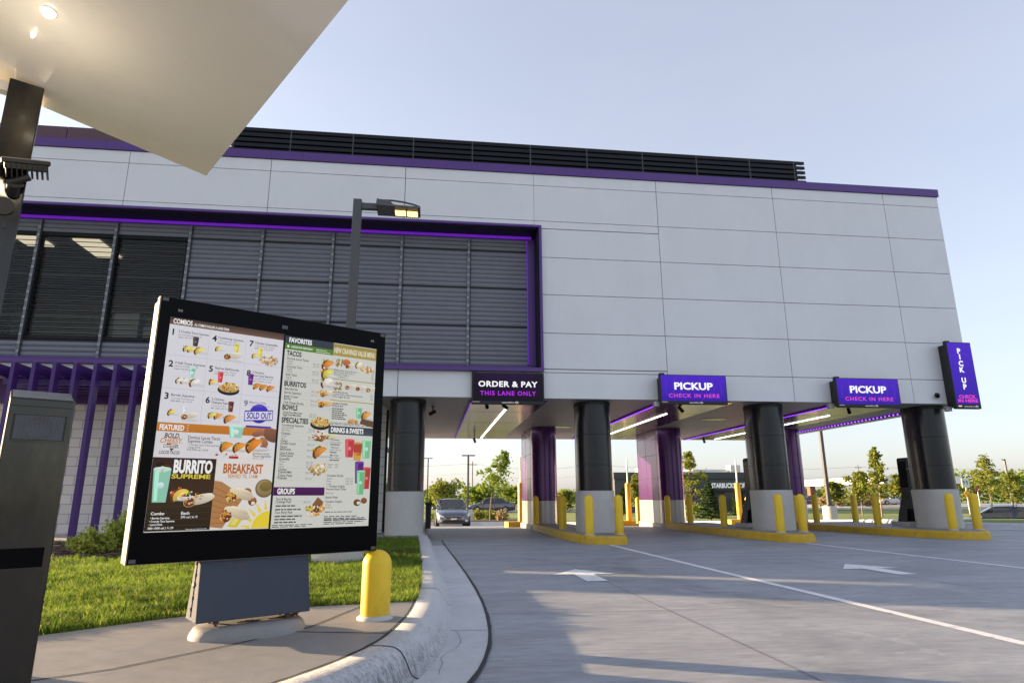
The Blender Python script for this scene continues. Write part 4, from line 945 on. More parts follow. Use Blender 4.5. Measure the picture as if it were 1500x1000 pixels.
    for a in (-.5, 0, .5): P.poly([(.225,.527+a*.018),(.245,.525+a*.026),(.245,.5275+a*.026)], WHT, 5)
    P.rect(0, .548, 1, .662, hexd('e3e0e4'), 3)
    P.text('BOLD.', .065, .577, .022, INK, 5, .02, .12, slant=.2); P.text('CHEESY.', .035, .602, .024, hexd('d4862c'), 5, .02, .175, slant=.2)
    P.poly([(.085,.603),(.185,.609),(.13,.638)], hexd('2b1d18'), 5); P.poly([(.10,.607),(.168,.611),(.131,.630)], hexd('d4762a'), 6); P.text('Doritos', .062, .625, .020, WHT, 8, .06, .125); P.text('Doritos', .066, .6245, .0175, INK, 9, .01, .117)
    P.text('LOCOS TACOS', .04, .652, .015, INK, 5, .02, .155, slant=.12)
    for i, (t_, h_) in enumerate((('Doritos Locos Tacos',.016),('Supreme Combo',.016),('• 2 Doritos Locos Tacos Supreme',.009),('• Large Drink',.009),('570-950 cal | 8.49',.009))): P.text(t_, .25, .578+(.0,.017,.031,.043,.055)[i], h_, INK if i < 2 else hexd('5c5a62'), 5, .008, (.26,.20,.26,.11,.17)[i])
    cup(P, .64, .535, .13, .055, hexd('9fd3bf'), 5); P.poly([(.52,.655),(.87,.662),(.93,.615),(.58,.600)], hexd('ece4dc'), 5)
    for i, a in enumerate((.57, .68)): taco(P, a, .612, .085, hexd('e0912f'), 38, 7)
    P.ell(.96, .540, .085, .06, hexd('8a5a44'), 6, rot=-30, n=24); P.ell(.895, .575, .05, .03, hexd('b07a5c'), 7, rot=-50); P.ell(.90, .605, .04, .022, hexd('9a6850'), 7, rot=-30); P.ell(.835, .535, .055, .03, hexd('a06c52'), 7, rot=20)
    taco(P, .81, .600, .115, hexd('dd8526'), 45, 8); spk(P, .57, .647, .10, .02, 10, [hexd('c8403a'),hexd('b7d6e8')], 9, .012)
    P.rect(.60,.652,.68,.664, hexd('b53030'), 8); P.text('Doritos Locos', .80, .640, .012, INK, 16, .008, .15); P.text('Tacos Supreme', .80, .653, .012, INK, 16, .008, .165); P.text('190 cal | 2.99', .80, .664, .008, hexd('5c5a62'), 16, 0, .10)
    # burrito supreme
    P.rect(0, .668, .50, 1, hexd('3a2417'), 4, hexd('4a3420')); P.rect(0, .845, .50, 1, hexd('3d2f1c'), 5, hexd('2c2013'))
    for i in range(9): P.ell(.06+.05*i, .70+.012*(i%3), .035, .02, hexd('54301c') if i % 2 else hexd('2c1a12'), 5, n=12)
    for i in range(5): P.rect(0, .86+.028*i, .5, .862+.028*i, hexd('4c3a24'), 6)
    P.text('BURRITO', .163, .735, .058, WHT, 8, .045, .308); P.text('SUPREME', .155, .762, .020, hexd('e6d24a'), 8, .03, .308)
    cup(P, .082, .795, .135, .15, hexd('96d2ba'), 7); spk(P, .082, .722, .06, .02, 18, [WH2, hexd('d8efe6')], 10, .012)
    taco(P, .235, .842, .105, hexd('e6c659'), 35, 8); burr(P, .315, .868, .115, 14, 10, hexd('e3d6c2')); spk(P, .32, .845, .10, .04, 30, [GRN,RED,WH2,YEL], 16, .010)
    for i, (t_, x_, w_) in enumerate((('Combo',.035,.10),('• Burrito Supreme.',.035,.145),('• Crunchy Taco Supreme.',.03,.19),('• Large Drink',.03,.10),('580-1000 cal | 11.29',.025,.19))): P.text(t_, x_, (.925,.943,.957,.971,.987)[i], .013 if i == 0 else .009, WHT, 8, .02, w_)
    P.text('Each', .262, .925, .013, WHT, 8, .02, .065); P.text('390 cal | 6.19', .262, .941, .010, WHT, 8, .01, .13); P.text('Prices may vary. Limited time offer.', .31, .993, .005, WHT, 8, 0, .17)
    # breakfast
    P.rect(.50, .668, 1, 1, hexd('e9e4e0'), 4); P.text('BREAKFAST', .562, .733, .045, hexd('c06a24'), 9, .035, .345); P.text('SERVED TIL 11AM', .607, .757, .019, hexd('c98432'), 9, .015, .255)
    P.poly([(.50,.77),(.56,.775),(.765,.845),(.60,.992),(.50,.985)], hexd('b98352'), 5)
    for i in range(7): P.poly([(.50,.80+.028*i),(.50,.803+.028*i),(.74-.02*i,.86+.018*i),(.74-.02*i,.857+.018*i)], hexd('9c6a40'), 6)
    burr(P, .655, .845, .115, 160, 7, hexd('e4d3b4')); burr(P, .625, .935, .12, 158, 9, hexd('e4d3b4')); spk(P, .655, .845, .05, .05, 26, [YEL, CHZ, hexd('f3dd8c'), BRN], 16, .012); spk(P, .62, .935, .05, .05, 26, [YEL, CHZ, RED, BRN], 16, .012)
    P.ell(.935, .805, .082, .082, hexd('7c6a5a'), 6, n=30); P.ell(.935, .805, .070, .070, hexd('a8905a'), 7, n=30); P.ell(.945, .795, .055, .045, hexd('8a7440'), 8, n=24)
    for a, b_ in ((.785,.825),(.838,.868)): P.ell(a, b_, .038, .038, hexd('8a4f2c'), 6, n=22); P.ell(a+.004, b_-.004, .022, .02, hexd('a9693c'), 7, n=16)
    P.ell(.845, .878, .018, .016, WH2, 8, n=12)
    P.poly([(.64,.985),(.72,.992),(.80,.925),(.73,.905)], hexd('dcc93e'), 6); P.poly([(.665,.975),(.705,.98),(.765,.925),(.73,.915)], hexd('ecdf7a'), 7)
    sx, sy = 1., 1.; A = P.w/P.h
    P.poly([(1., 1.)] + [(sx-.155*math.cos(R(a)), sy-.155*math.sin(R(a))*A) for a in range(0, 91, 9)], hexd('f0d63c'), 6)
    for a in (6, 24, 42, 60, 78): P.poly([(sx-.17*math.cos(R(a-5)), sy-.17*math.sin(R(a-5))*A),(sx-.17*math.cos(R(a+5)), sy-.17*math.sin(R(a+5))*A),(sx-.27*math.cos(R(a+1)), sy-.27*math.sin(R(a+1))*A)], hexd('f0d63c'), 6)
    P.rect(0,.996,1,1,hexd('d8d4d0'),9)
def draw_right(P):
    bg = hexd('d9d9d3'); P.rect(0,0,1,1,bg,0); P.rect(0,0,.505,.041,hexd('39414a'),1); P.text('FAVORITES',.035,.033,.026,WHT,3,.035,.235)
    P.rect(0,.041,.505,.073,hexd('5c8a34'),1); P.ell(.03,.057,.012,.012,WHT,2); P.text('LOOKING FOR VEGETARIAN?',.06,.062,.011,WHT,3,.02,.22); lines(P,.32,.056,.17,2,.011,.004,hexd('dfe9cf'))
    P.rect(.505,.004,1,.072,hexd('a8924a'),2,hexd('b39f55')); P.text('NEW CRAVINGS VALUE MENU',.515,.055,.030,hexd('f0ead2'),4,.03,.47)
    def head(t,x,y,w): P.text(t,x,y,.027,INK,4,.035,w)
    ink2 = hexd('5b5a5c')
    def item(t,y,w,subs=(),x=.028,pr_=True,px=.33):
        P.text(t,x,y,.0125,INK,4,.014,w); P.rect(x,y+.004+.0125*len(subs),px+.06,y+.0048+.0125*len(subs),hexd('b5b4ad'),2)
        if not subs and pr_: P.text('350 | 5.19',px,y,.0085,ink2,4,0,.065,'c')
        for k, s_ in enumerate(subs): P.text(s_,x+.002,y+.0125*(k+1),.0095,ink2,4,0,len(s_)*.0085); P.text(('180 | 2.69','210 | 3.59')[k%2],px,y+.0125*(k+1),.0085,ink2,4,0,.065,'c')
    head('TACOS',.02,.107,.15); item('Doritos Locos Tacos',.128,.22,('Supreme','Regular')); item('Crunchy Taco',.172,.16,('Regular','Supreme')); item('Soft Taco',.216,.11,('Regular','Supreme'))
    head('BURRITOS',.02,.272,.22); item('Bean Burrito',.292,.13); item('Burrito Supreme.',.312,.17); item('Beefy 5-Layer',.332,.14,pr_=False); item('Burrito',.345,.07); item('Chili Cheese Burrito',.366,.20)
    head('BOWLS',.02,.398,.15); item('Chicken Power Menu Bowl',.417,.19); item('Veggie Power Menu Bowl',.430,.18)
    head('SPECIALTIES',.02,.465,.27); item('Crunchwrap Supreme.',.484,.22,('Seasoned Beef','Black Bean')); item('Chalupa',.527,.09,('Chicken','Steak')); item('Cheesy',.566,.07,pr_=False); item('Gordita Crunch',.579,.15); item('Nachos',.596,.07,pr_=False); item('BellGrande.',.609,.11); item('Chips & Nacho',.628,.14,pr_=False); item('Cheese Sauce',.641,.13); item('Quesadilla',.658,.10,('Chicken','Steak','Cheese')); item('Chicken',.712,.08,pr_=False); item('Chipotle Melt',.725,.13); item('Cheesy Fiesta',.742,.14,pr_=False); item('Potatoes',.755,.09)
    O = hexd('d98a3c'); Yc = hexd('d8cf5a'); Wc = hexd('e9e3d2')
    taco(P,.455,.135,.10,O,40,3); taco(P,.455,.185,.10,Yc,40,7); taco(P,.455,.235,.10,Wc,40,11); burr(P,.42,.298,.075,8,3,hexd('e6dcc6')); spk(P,.41,.29,.06,.03,16,[CHZ,YEL],16,.012); burr(P,.41,.355,.085,8,3,hexd('dfc9a2')); spk(P,.41,.345,.06,.03,16,[CHZ,YEL],16,.012)
    platter(P,.415,.452,.105,3); burr(P,.43,.535,.10,6,3,hexd('e3d9b6')); spk(P,.42,.528,.09,.05,36,[GRN,RED,WH2,BRN],16,.014); taco(P,.43,.615,.11,hexd('cf8a3a'),42,3); spk(P,.43,.70,.09,.05,50,[hexd('e5cf97'),hexd('caa866'),WH2,hexd('b98b4c')],4,.024)
    P.rect(0,.795,.505,.836,hexd('541a5c'),2,hexd('471450')); P.text('GROUPS',.035,.829,.028,WHT,4,.035,.17); P.rect(0,.836,.505,.837,INK,2)
    item('Taco & Burrito',.860,.15,pr_=False); item('Cravings Pack',.874,.15); lines(P,.03,.892,.28,2,.018,.007,ink2); item('Taco Party Pack',.926,.17,pr_=False); lines(P,.03,.943,.30,3,.015,.007,ink2,5); lines(P,.01,.985,.48,2,.008,.004,ink2,9)
    P.poly([(.36,.905),(.47,.925),(.50,.87),(.44,.845)],hexd('8a6038'),2); spk(P,.42,.905,.09,.03,40,[YEL,hexd('d8cf5a'),BRN,WH2,CHZ],4,.020); spk(P,.41,.935,.06,.012,18,[hexd('dcb93a'),CHZ,WH2],4,.016); P.ell(.34,.90,.02,.012,hexd('3a5a8c'),3)
    P.rect(.503,.073,.505,1,hexd('c4c3ba'),3)
    gd = hexd('b39f55'); P.text('$1',.535,.128,.040,hexd('9a8338'),5,.04,.075,slant=.15); P.text('$2',.53,.262,.040,hexd('9a8338'),5,.04,.09,slant=.15)
    P.ell(.66,.105,.045,.038,hexd('c8743a'),3); burr(P,.67,.125,.06,15,3); taco(P,.80,.112,.065,hexd('eae3cc'),50,6); spk(P,.90,.130,.08,.035,40,[hexd('d9a65a'),hexd('c48340'),WH2,YEL],10,.018)
    for k,(t_,w_) in enumerate((('Cheesy Bean & Rice Burrito',.25),('Spicy Potato Soft Taco',.21),('Cinnamon Twists',.15),('Cheesy Roll Up',.13))): P.text(t_,.525,.158+.0125*k,.0095,INK,4,.01,w_); P.text('350',.95,.158+.0125*k,.008,ink2,4,0,.03); P.ell(.525+w_+.018,.154+.0125*k,.006,.006,hexd('6f9a4c'),4,n=8)
    P.rect(.505,.203,1,.208,gd,3)
    for a in (.68,.80,.92): burr(P,a,.245+.01*(a-.68),.062,12,4)
    for k,(t_,w_) in enumerate((('Beefy Melt Burrito',.17),('Chipotle Ranch Grilled Chicken Burrito',.34),('Fiesta Veggie Burrito',.19))): P.text(t_,.525,.282+.0125*k,.0095,INK,4,.01,w_); P.text('400',.95,.282+.0125*k,.008,ink2,4,0,.03)
    P.rect(.505,.322,1,.327,gd,3); P.text('Toasted Cheddar',.53,.346,.012,INK,4,.012,.17); P.text('Chalupa Box',.53,.359,.012,INK,4,.012,.12); lines(P,.53,.373,.17,6,.011,.006,ink2,3)
    cup(P,.83,.385,.07,.06,hexd('7cc096')); taco(P,.915,.40,.085,hexd('d9a04a'),40,5); P.poly([(.84,.445),(1.,.462),(1.,.425),(.86,.415)],hexd('6a5038'),9); spk(P,.77,.435,.06,.018,24,[hexd('c98a4a'),hexd('dca86a')],5,.018); lines(P,.515,.450,.45,2,.007,.003,ink2,8)
    P.rect(.505,.465,1,.510,hexd('39434c'),4,hexd('4b555e')); P.text('DRINKS & SWEETS',.53,.500,.027,WHT,6,.035,.36)
    for k,(a,b_) in enumerate((('Freezes','Cherry Sunset'),('Wild Cherry','160-190 cal'),('Mtn Dew','Baja Blast'))): P.text(a,.54,.545+.042*k,.010,INK,4,.01,.09); P.text(b_,.54,.558+.042*k,.009,ink2,4,0,.11); P.rect(.532,.548+.042*k,.534,.572+.042*k,ink2,4); lines(P,.54,.570+.042*k,.1,1,.01,.006,ink2,k)
    cup(P,.745,.585,.105,.095,hexd('c2424a'),3); cup(P,.935,.585,.105,.10,hexd('86c79a'),3); cup(P,.835,.600,.10,.095,hexd('c2702e'),6); P.poly([(.79,.605),(.88,.605),(.885,.560),(.787,.560)],hexd('b84a3a'),9); P.poly([(.80,.645),(.87,.645),(.875,.62),(.795,.62)],hexd('e0a83c'),9)
    P.text('Regular   3.29',.52,.678,.009,ink2,4,0,.11); P.text('Large     3.59',.52,.691,.009,ink2,4,0,.11)
    P.text('Fountain Drinks',.525,.738,.012,INK,4,.012,.17); [P.text(t_,.52,.753+.0135*k,.0095,ink2,4,0,.05) for k,t_ in enumerate(('Small','Medium','Large'))]; [P.text('0-420 | 2.49',.72,.753+.0135*k,.009,ink2,4,0,.08) for k in range(3)]
    cup(P,.865,.715,.10,.115,hexd('5c2480'),3); cup(P,.95,.745,.09,.115,hexd('b8423c'),5); cup(P,.885,.770,.095,.125,hexd('78c08e'),8)
    for k,(t_,w_) in enumerate((('— Cinnabon Delights.',.20),('Premium Roast Coffee',.21),('Hot Iced',.08),('Bottled Water',.13),('Cinnabon Delights.',.18),('2 Pack',.06),('12 Pack',.07))): y = (.794,.809,.829,.852,.874,.889,.903)[k]; P.text(t_,.52,y,.0115 if k in (0,1,3,4) else .009,INK if k in (0,1,3,4) else ink2,4,.012 if k in (0,1,3,4) else 0,w_)
    P.ell(.86,.875,.04,.034,hexd('7a4a2c'),3,n=20); P.ell(.935,.865,.035,.03,hexd('8a5a34'),4,n=20); P.ell(.875,.878,.02,.016,WH2,5,n=12)
    lines(P,.52,.925,.3,1,.01,.004,ink2,2); lines(P,.515,.948,.47,5,.0095,.0045,ink2,4); lines(P,.515,.966,.47,1,.01,.006,INK,6)
x0l, x1l, ztl, zbl = .064, .7185, 1.9215, .7305; x0r, x1r, ztr, zbr = .732, 1.3695, 1.9065, .727
ztr = 1.914
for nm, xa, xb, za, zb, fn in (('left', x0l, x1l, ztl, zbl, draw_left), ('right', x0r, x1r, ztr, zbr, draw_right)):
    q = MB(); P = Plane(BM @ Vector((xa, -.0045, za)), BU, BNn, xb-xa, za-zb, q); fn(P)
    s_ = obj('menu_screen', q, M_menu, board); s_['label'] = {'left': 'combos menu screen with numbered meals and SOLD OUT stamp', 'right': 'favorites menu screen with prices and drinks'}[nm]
q = MB(); q.box(x1l+.003, x0r-.003, -.008, -.0045, zbl-.003, ztl+.003, M=BM); obj('mullion', q, M_black, board)
# ---------------------------------------------------------------- order canopy, speaker post
P0 = Vector((-1.576,4.2,3.05)); E1 = Vector((-.839,-.545,.143)).normalized(); E2 = Vector((.556,-.831,0)).normalized(); E3 = E1.cross(E2); E3 = E3 if E3.z > 0 else -E3
CM = Matrix(((E1.x,E2.x,E3.x,P0.x),(E1.y,E2.y,E3.y,P0.y),(E1.z,E2.z,E3.z,P0.z),(0,0,0,1)))
PC = Vector((-2.294, 3.434, 0)); PM = Matrix(((BU.x, -BNn.x, 0, PC.x), (BU.y, -BNn.y, 0, PC.y), (0,0,1,0), (0,0,0,1)))
cnp = thing('order_canopy', 'pale metal weather canopy cantilevered overhead on a dark post', 'canopy', (PC.x, PC.y, .15))
q = MB(); q.box(0,2.7,0,2.75,0,.05,M=CM); obj('canopy_plate', q, M_canopy, cnp, bevel=.004)
q = MB(); q.box(-.078,.078,0,.13,.10,3.17,M=PM); obj('post', q, M_steelpost, cnp, bevel=.006)
q = MB(); q.box(-.076,.076,.131,.40,3.02,3.155,M=PM); q.box(-.5,-.0785,.03,.09,3.10,3.16,M=PM); obj('support_arm', q, M_canopy, cnp)
q = MB(); q.box(-.16,.16,-.10,.23,.149,.175,M=PM); obj('base_plate', q, M_steelpost, cnp)
for k, (a, b_) in enumerate(((1.007,.952),(1.047,.718))):
    r0 = (.030,.011)[k]; q = MB(); q.lathe([(r0*1.25,-.0005),(r0*1.25,-.006),(r0,-.006)], 24, M=CM @ Matrix.Translation((a,b_,0))); q.lathe([(r0,-.004),(r0*.9,-.02),(r0*.5,-.032),(.0005,-.036)], 24, 1, M=CM @ Matrix.Translation((a,b_,0)))
    obj('downlight', q, [M_canopy, mat('downlight_lens_%d' % k, (1,1,1), .3, emit=(1.,.96,.86), estr=(5.,2.5)[k])], cnp)
dl = bpy.data.lights.new('canopy_fill_light', 'POINT'); dl.energy = .95; dl.color = (1., .86, .66); dl.shadow_soft_size = .05; do = bpy.data.objects.new('canopy_fill_light', dl); col.objects.link(do); do.location = CM @ Vector((1.02,.90,-.42))  # unseen point light added below the canopy to brighten its underside
fl = thing('floodlight', 'small black finned floodlight clamped to the dark canopy post', 'floodlight', tuple(PM @ Vector((0,-.05,2.52))))
FM = PM @ Matrix.Translation((.06,-.09,2.66)) @ Matrix.Rotation(R(-12), 4, 'Y') @ Matrix.Rotation(R(18), 4, 'X') @ Matrix.Diagonal((.78,.78,.85,1))
q = MB(); q.box(-.135,.135,-.06,.07,-.012,.012,M=FM); q.box(-.12,.12,-.05,.06,-.05,-.0125,M=FM)
for k in range(9): x = -.115+.0285*k; q.add([FM @ Vector(v) for v in ((x,-.06,-.02),(x+.007,-.06,-.02),(x+.007,.05,-.02),(x,.05,-.02),(x,-.045,-.105),(x+.007,-.045,-.105),(x+.007,.03,-.10),(x,.03,-.10))], [(0,1,2,3),(7,6,5,4),(0,4,5,1),(2,6,7,3),(1,5,6,2),(0,3,7,4)])
obj('housing', q, M_matblack, fl, bevel=.002)
q = MB(); q.box(-.13,.13,-.055,.065,.0125,.016,M=FM); obj('lens', q, M_alu, fl)
q = MB(); q.tube(PM @ Vector((.03,-.001,2.50)), PM @ Vector((.03,-.075,2.53)), .028, n=14); q.tube(PM @ Vector((0,-.06,2.53)), PM @ Vector((.09,-.09,2.58)), .018, n=10); q.tube(PM @ Vector((0,-.004,2.42)), PM @ Vector((0,-.012,2.42)), .05, n=18); obj('swivel_bracket', q, M_matblack, fl)
q = MB(); q.box(-.07,-.05,-.0035,-.0005,2.30,2.40,M=PM); q.box(-.055,.035,-.003,-.0005,2.30,2.38,M=PM); tag(obj('cover_plate', q, M_steelpost), 'flat square cover plate on the dark post just under the floodlight', 'cover plate')

SC_ = Vector((-1.421,2.528,0)); SM = Matrix(((BU.x, -BNn.x, 0, SC_.x), (BU.y, -BNn.y, 0, SC_.y), (0,0,1,0), (0,0,0,1)))
sp = thing('speaker_post', 'dark bronze order speaker post with a black grille at far left', 'speaker post', (SC_.x, SC_.y, .15))
hw = .098
q = MB(); vs = [(-hw,0,.15),(hw,0,.15),(hw,.17,.15),(-hw,.17,.15),(-hw,0,1.262),(hw,0,1.262),(hw,.17,1.312),(-hw,.17,1.312)]
q.add([SM @ Vector(v) for v in vs], [(3,2,1,0),(4,5,6,7),(0,1,5,4),(1,2,6,5),(2,3,7,6),(3,0,4,7)]); obj('housing', q, M_steelpost, sp, bevel=.006)
q = MB(); q.box(-hw+.002,hw-.002,-.0035,-.0005,1.232,1.234,M=SM); obj('cap_seam', q, M_dark, sp)
q = MB(); q.box(-.080,.080,-.003,-.0003,1.108,1.205,M=SM); 
gr = obj('speaker_grille', q, M_matblack, sp)
M_grille = mat('perforated_grille', (.03,.03,.033), .4); nt, b = nodes(M_grille); tc_ = nt.nodes.new('ShaderNodeTexCoord'); vo = nt.nodes.new('ShaderNodeTexVoronoi'); vo.inputs['Scale'].default_value = 260; vo.inputs['Randomness'].default_value = .35
nt.links.new(tc_.outputs['Object'], vo.inputs['Vector']); nt.links.new(ramp(nt, vo.outputs['Distance'], [(.28,(.003,)*3),(.36,(.06,.06,.065))]).outputs[0], b.inputs['Base Color'])
q = MB(); q.box(-.074,.074,-.0045,-.0031,1.113,1.200,M=SM); q.box(-.080,.080,-.006,-.0032,1.106,1.1105,1,M=SM); q.box(-.080,.080,-.006,-.0032,1.2015,1.206,1,M=SM); obj('mesh_insert', q, [M_grille, M_steelpost], gr)
q = MB(); q.lathe([(.001,0),(.038,.0005),(.040,.001)], 28, M=SM @ Matrix.Translation((0,-.0048,1.157)) @ Matrix.Rotation(R(90),4,'X')); obj('speaker_cone', q, M_grille, gr)
q = MB(); q.box(-.085,.085,-.004,-.0004,.665,.745,M=SM); q.box(-.072,.075,-.0048,-.0041,.672,.738,1,M=SM); q.box(-.085,.085,-.009,-.0042,.662,.668,M=SM); obj('slot_recess', q, [M_steelpost, M_frontgl], sp)

# ---------------------------------------------------------------- lamp post behind the menu board
lp = thing('lamp_post', 'square bronze lamp post with a lit LED head standing behind the menu board', 'lamp post', (-1.095, 8.35, .14), group='parking lot lamp posts')
q = MB(); q.lathe([(.31,.10),(.31,.74),(.29,.77),(.001,.775)], 36, M=Matrix.Translation((-1.095,8.35,0))); obj('concrete_base', q, M_colbase, lp)
q = MB(); q.box(-1.152,-1.038,8.293,8.407,.775,4.93); obj('pole', q, M_polebronze, lp, bevel=.008)
q = MB(); q.box(-1.037,-.83,8.31,8.39,4.80,4.88); obj('arm', q, M_polebronze, lp)
HM = Matrix.Translation((-.83,8.35,4.84)) @ Matrix.Rotation(R(2),4,'Y')
q = MB(); q.add([HM @ Vector(v) for v in ((0,-.17,-.04),(.60,-.15,-.03),(.60,.17,-.03),(0,.19,-.04),(0,-.13,.07),(.17,-.12,.06),(.17,.14,.06),(0,.15,.07),(.24,-.13,0),(.60,-.13,.0),(.60,.15,.0),(.24,.15,0))], [(3,2,1,0),(4,5,6,7),(0,1,9,8,5,4),(5,8,11,6),(8,9,10,11),(1,2,10,9),(2,3,7,6,11,10),(3,0,4,7)])
for k in range(13): x = .24+.027*k; q.box(x,x+.008,-.165,.165,-.055,-.034,M=HM)
hd = obj('lamp_head', q, M_polebronze, lp)
q = MB(); pts = [(.05,.085),(.2,.095),(.35,.085),(.5,.06),(.595,.03)]
for a, b_ in zip(pts[:-1], pts[1:]): q.bar(HM @ Vector((a[0],-.05,a[1])), HM @ Vector((b_[0],-.05,b_[1])), .03, .014); q.bar(HM @ Vector((a[0],.09,a[1])), HM @ Vector((b_[0],.09,b_[1])), .03, .014)
obj('top_handle', q, M_polebronze, hd)
for x0, x1 in ((.255,.40),(.42,.565)):
    q = MB(); q.box(x0,x1,-.07,.09,-.062,-.0555,M=HM); obj('lit_panel', q, M_lamp, lp)

# ---------------------------------------------------------------- other lamp posts, poles
def farlamp(px, base, top, d, lab, w=.11, heads=2, conc=None, name='lamp_post', lean=None):
    b_ = at(px, base, d); z0 = g(b_.x, b_.y)+.1; p = at(px, top, d); zt = p.z
    root = thing(name, lab, 'lamp post', (b_.x, b_.y, z0), group='parking lot lamp posts')
    if conc: q = MB(); q.lathe([(conc,0),(conc,.72),(conc-.03,.75),(.001,.755)], 28); obj('concrete_base', q, M_colbase, root, (0,0,0))
    q = MB(); q.box(-w/2,w/2,-w/2,w/2,.0 if not conc else .755,zt-z0); obj('pole', q, M_polebronze, root, (0,0,0))
    for s in ((-1,1) if heads == 2 else (-1,)):
        q = MB(); q.box(*(sorted((s*.08,s*.42))),-.13,.13,zt-z0-.09,zt-z0-.02); obj('lamp_head', q, M_polebronze, root, (0,0,0))
    return root
farlamp(685, 766, 664, 40, 'tall double-headed lamp post on a pale concrete base right of the oncoming car', .12, 2, .32)
farlamp(625.5, 745, 669, 60, 'thin double-headed lamp post seen close beside the leftmost black column', .11)
farlamp(664.5, 738, 705, 110, 'small far double-headed lamp post above the trees behind the oncoming car', .25)
farlamp(1484, 742, 671, 58, 'lamp post with one arm pointing left behind the tree at the right edge', .13, 1)
b_ = at(1217, 760, 28.2); root = thing('lamp_post', 'tall lamp post on a round concrete base right of the third purple column', 'lamp post', (b_.x, b_.y, g(b_.x,b_.y)+.1), group='parking lot lamp posts')
q = MB(); q.lathe([(.30,0),(.30,.60),(.27,.63),(.001,.635)], 28); obj('concrete_base', q, M_colbase, root, (0,0,0))
q = MB(); q.box(-.16,.16,-.16,.16,.636,.70); obj('base_cover', q, M_polebronze, root, (0,0,0))
q = MB(); q.box(-.065,.065,-.065,.065,.70,7.2); obj('pole', q, M_polebronze, root, (0,0,0))
q = MB(); q.box(.07,.75,-.17,.17,7.05,7.15); obj('lamp_head', q, M_polebronze, root, (0,0,0))
# utility poles and wires
UP = [(-62,150),(10,156),(40.5,160),(120,170),(220,150)]
for i, (x, y) in enumerate(UP):
    root = thing('utility_pole', ('thin far utility pole beside the tall guard post', 'far utility pole')[1] + (' outside the left of the view', ' above the leftmost far trees', ' right of the leaning tree', ' between the black columns over the far trees', ' beyond the fuel station at the right')[i], 'utility pole', (x, y, -1))
    q = MB(); q.tube((0,0,0),(0,0,10.5),.16,.11,8); obj('pole', q, M_bark, root, (0,0,0)); q = MB(); q.box(-1.1,1.1,-.06,.06,9.6,9.75); obj('crossarm', q, M_bark, root, (0,0,0))
q = MB()
for dz, dx in ((8.9,-1),(8.9,1),(6.6,0)):
    for (x0,y0),(x1,y1) in zip(UP[:-1], UP[1:]):
        pv = None
        for k in range(9):
            t = k/8; p = Vector((x0+(x1-x0)*t+dx, y0+(y1-y0)*t, dz-4*1.2*t*(1-t)))
            if pv: q.tube(pv, p, .012, n=4, caps=False)
            pv = p
tag(obj('power_line', q, M_matblack), 'thin sagging overhead wires strung between the far utility poles', 'wires')

# ---------------------------------------------------------------- vegetation
def leafquad(mb, p, s, rnd, m=0, flat=0.):
    a = Vector((rnd.gauss(0,1), rnd.gauss(0,1), rnd.gauss(0,1)*(1-flat))).normalized(); b_ = a.cross(Vector((rnd.gauss(0,1), rnd.gauss(0,1), rnd.gauss(0,1)))).normalized()
    a *= s; b_ *= s*.42; b0 = len(mb.v); mb.v += [tuple(p-a*.5), tuple(p+b_), tuple(p+a*.5), tuple(p-b_)]; mb.f.append((b0,b0+1,b0+2,b0+3)); mb.m.append(m); mb.c.append(None); mb.sm.append(False)
def tree(lab, x, y, h, cw, c0=.3, n=2600, leaf=.13, mats=None, lean=(0,0), seed=1, group='trees in the parking lot verges', top=.35, zoff=.12, dens=1., gaps=.3, name='tree', cat='tree', trunk=True, tr=None):
    rnd = random.Random(seed); z0 = g(x, y)+zoff; root = thing(name, lab, cat, (x, y, z0), group=group)
    tk = MB(); tr = tr or h*.011+.012; pts = []
    for k in range(9):
        t = k/8; pts.append(Vector((lean[0]*t*t + .03*h*math.sin(3*t+seed)*.4, lean[1]*t*t, h*.93*t)))
    for k in range(8): tk.tube(pts[k], pts[k+1], tr*(1-.85*k/8), tr*(1-.85*(k+1)/8), 7, caps=False)
    cr = MB(); limbs = int(14+cw*3); cl = []
    for i in range(limbs):
        t = c0 + (1-c0)*((i+.5)/limbs)**.9; k = min(7, int(t*8)); f_ = t*8-k; p = pts[k].lerp(pts[k+1], min(1, f_))
        u = (t-c0)/(1-c0); rad = cw/2*(math.sin(math.pi*min(1, .14+u*.86)**(.8))**.75*(1-top*u) + .06)*rnd.uniform(.55,1.15)
        a = i*2.39996 + rnd.uniform(-.5,.5); e = p + Vector((math.cos(a)*rad, math.sin(a)*rad, rad*rnd.uniform(.3,.9)+.04*h))
        tk.tube(p, e, tr*.32*(1-t*.6), tr*.08, 5, caps=False)
        for j in range(4): w = .35+.65*j/3; cl.append((p.lerp(e, w) + Vector((rnd.gauss(0,.06),rnd.gauss(0,.06),rnd.gauss(0,.05)))*cw, (.10+.10*rnd.random())*cw*(1.1-.5*u)*dens))
    cl.append((pts[8], .08*cw)); cl.append((pts[8]+Vector((0,0,.05*h)), .05*cw)); cl.append((pts[7], .12*cw))
    cl = [c_ for c_ in cl if rnd.random() > gaps*.5]
    per = max(3, n//len(cl))
    for c_, r in cl:
        for _ in range(per): v = Vector((rnd.gauss(0,1),rnd.gauss(0,1),rnd.gauss(0,.75))); v *= r*.62; leafquad(cr, c_+v, leaf*rnd.uniform(.6,1.35), rnd)
    if trunk: obj('trunk', tk, M_bark, root, (0,0,0))
    obj('crown', cr, mats or M_leaf, root, (0,0,0)); return root
def tpx(px, base, topy, d, cwpx, lab, **k):
    b_ = at(px, base, d); z0 = g(b_.x, b_.y)+k.get('zoff', .12); zt = at(px, topy, d).z; return tree(lab, b_.x, b_.y, zt-z0, cwpx/F*d, **k)
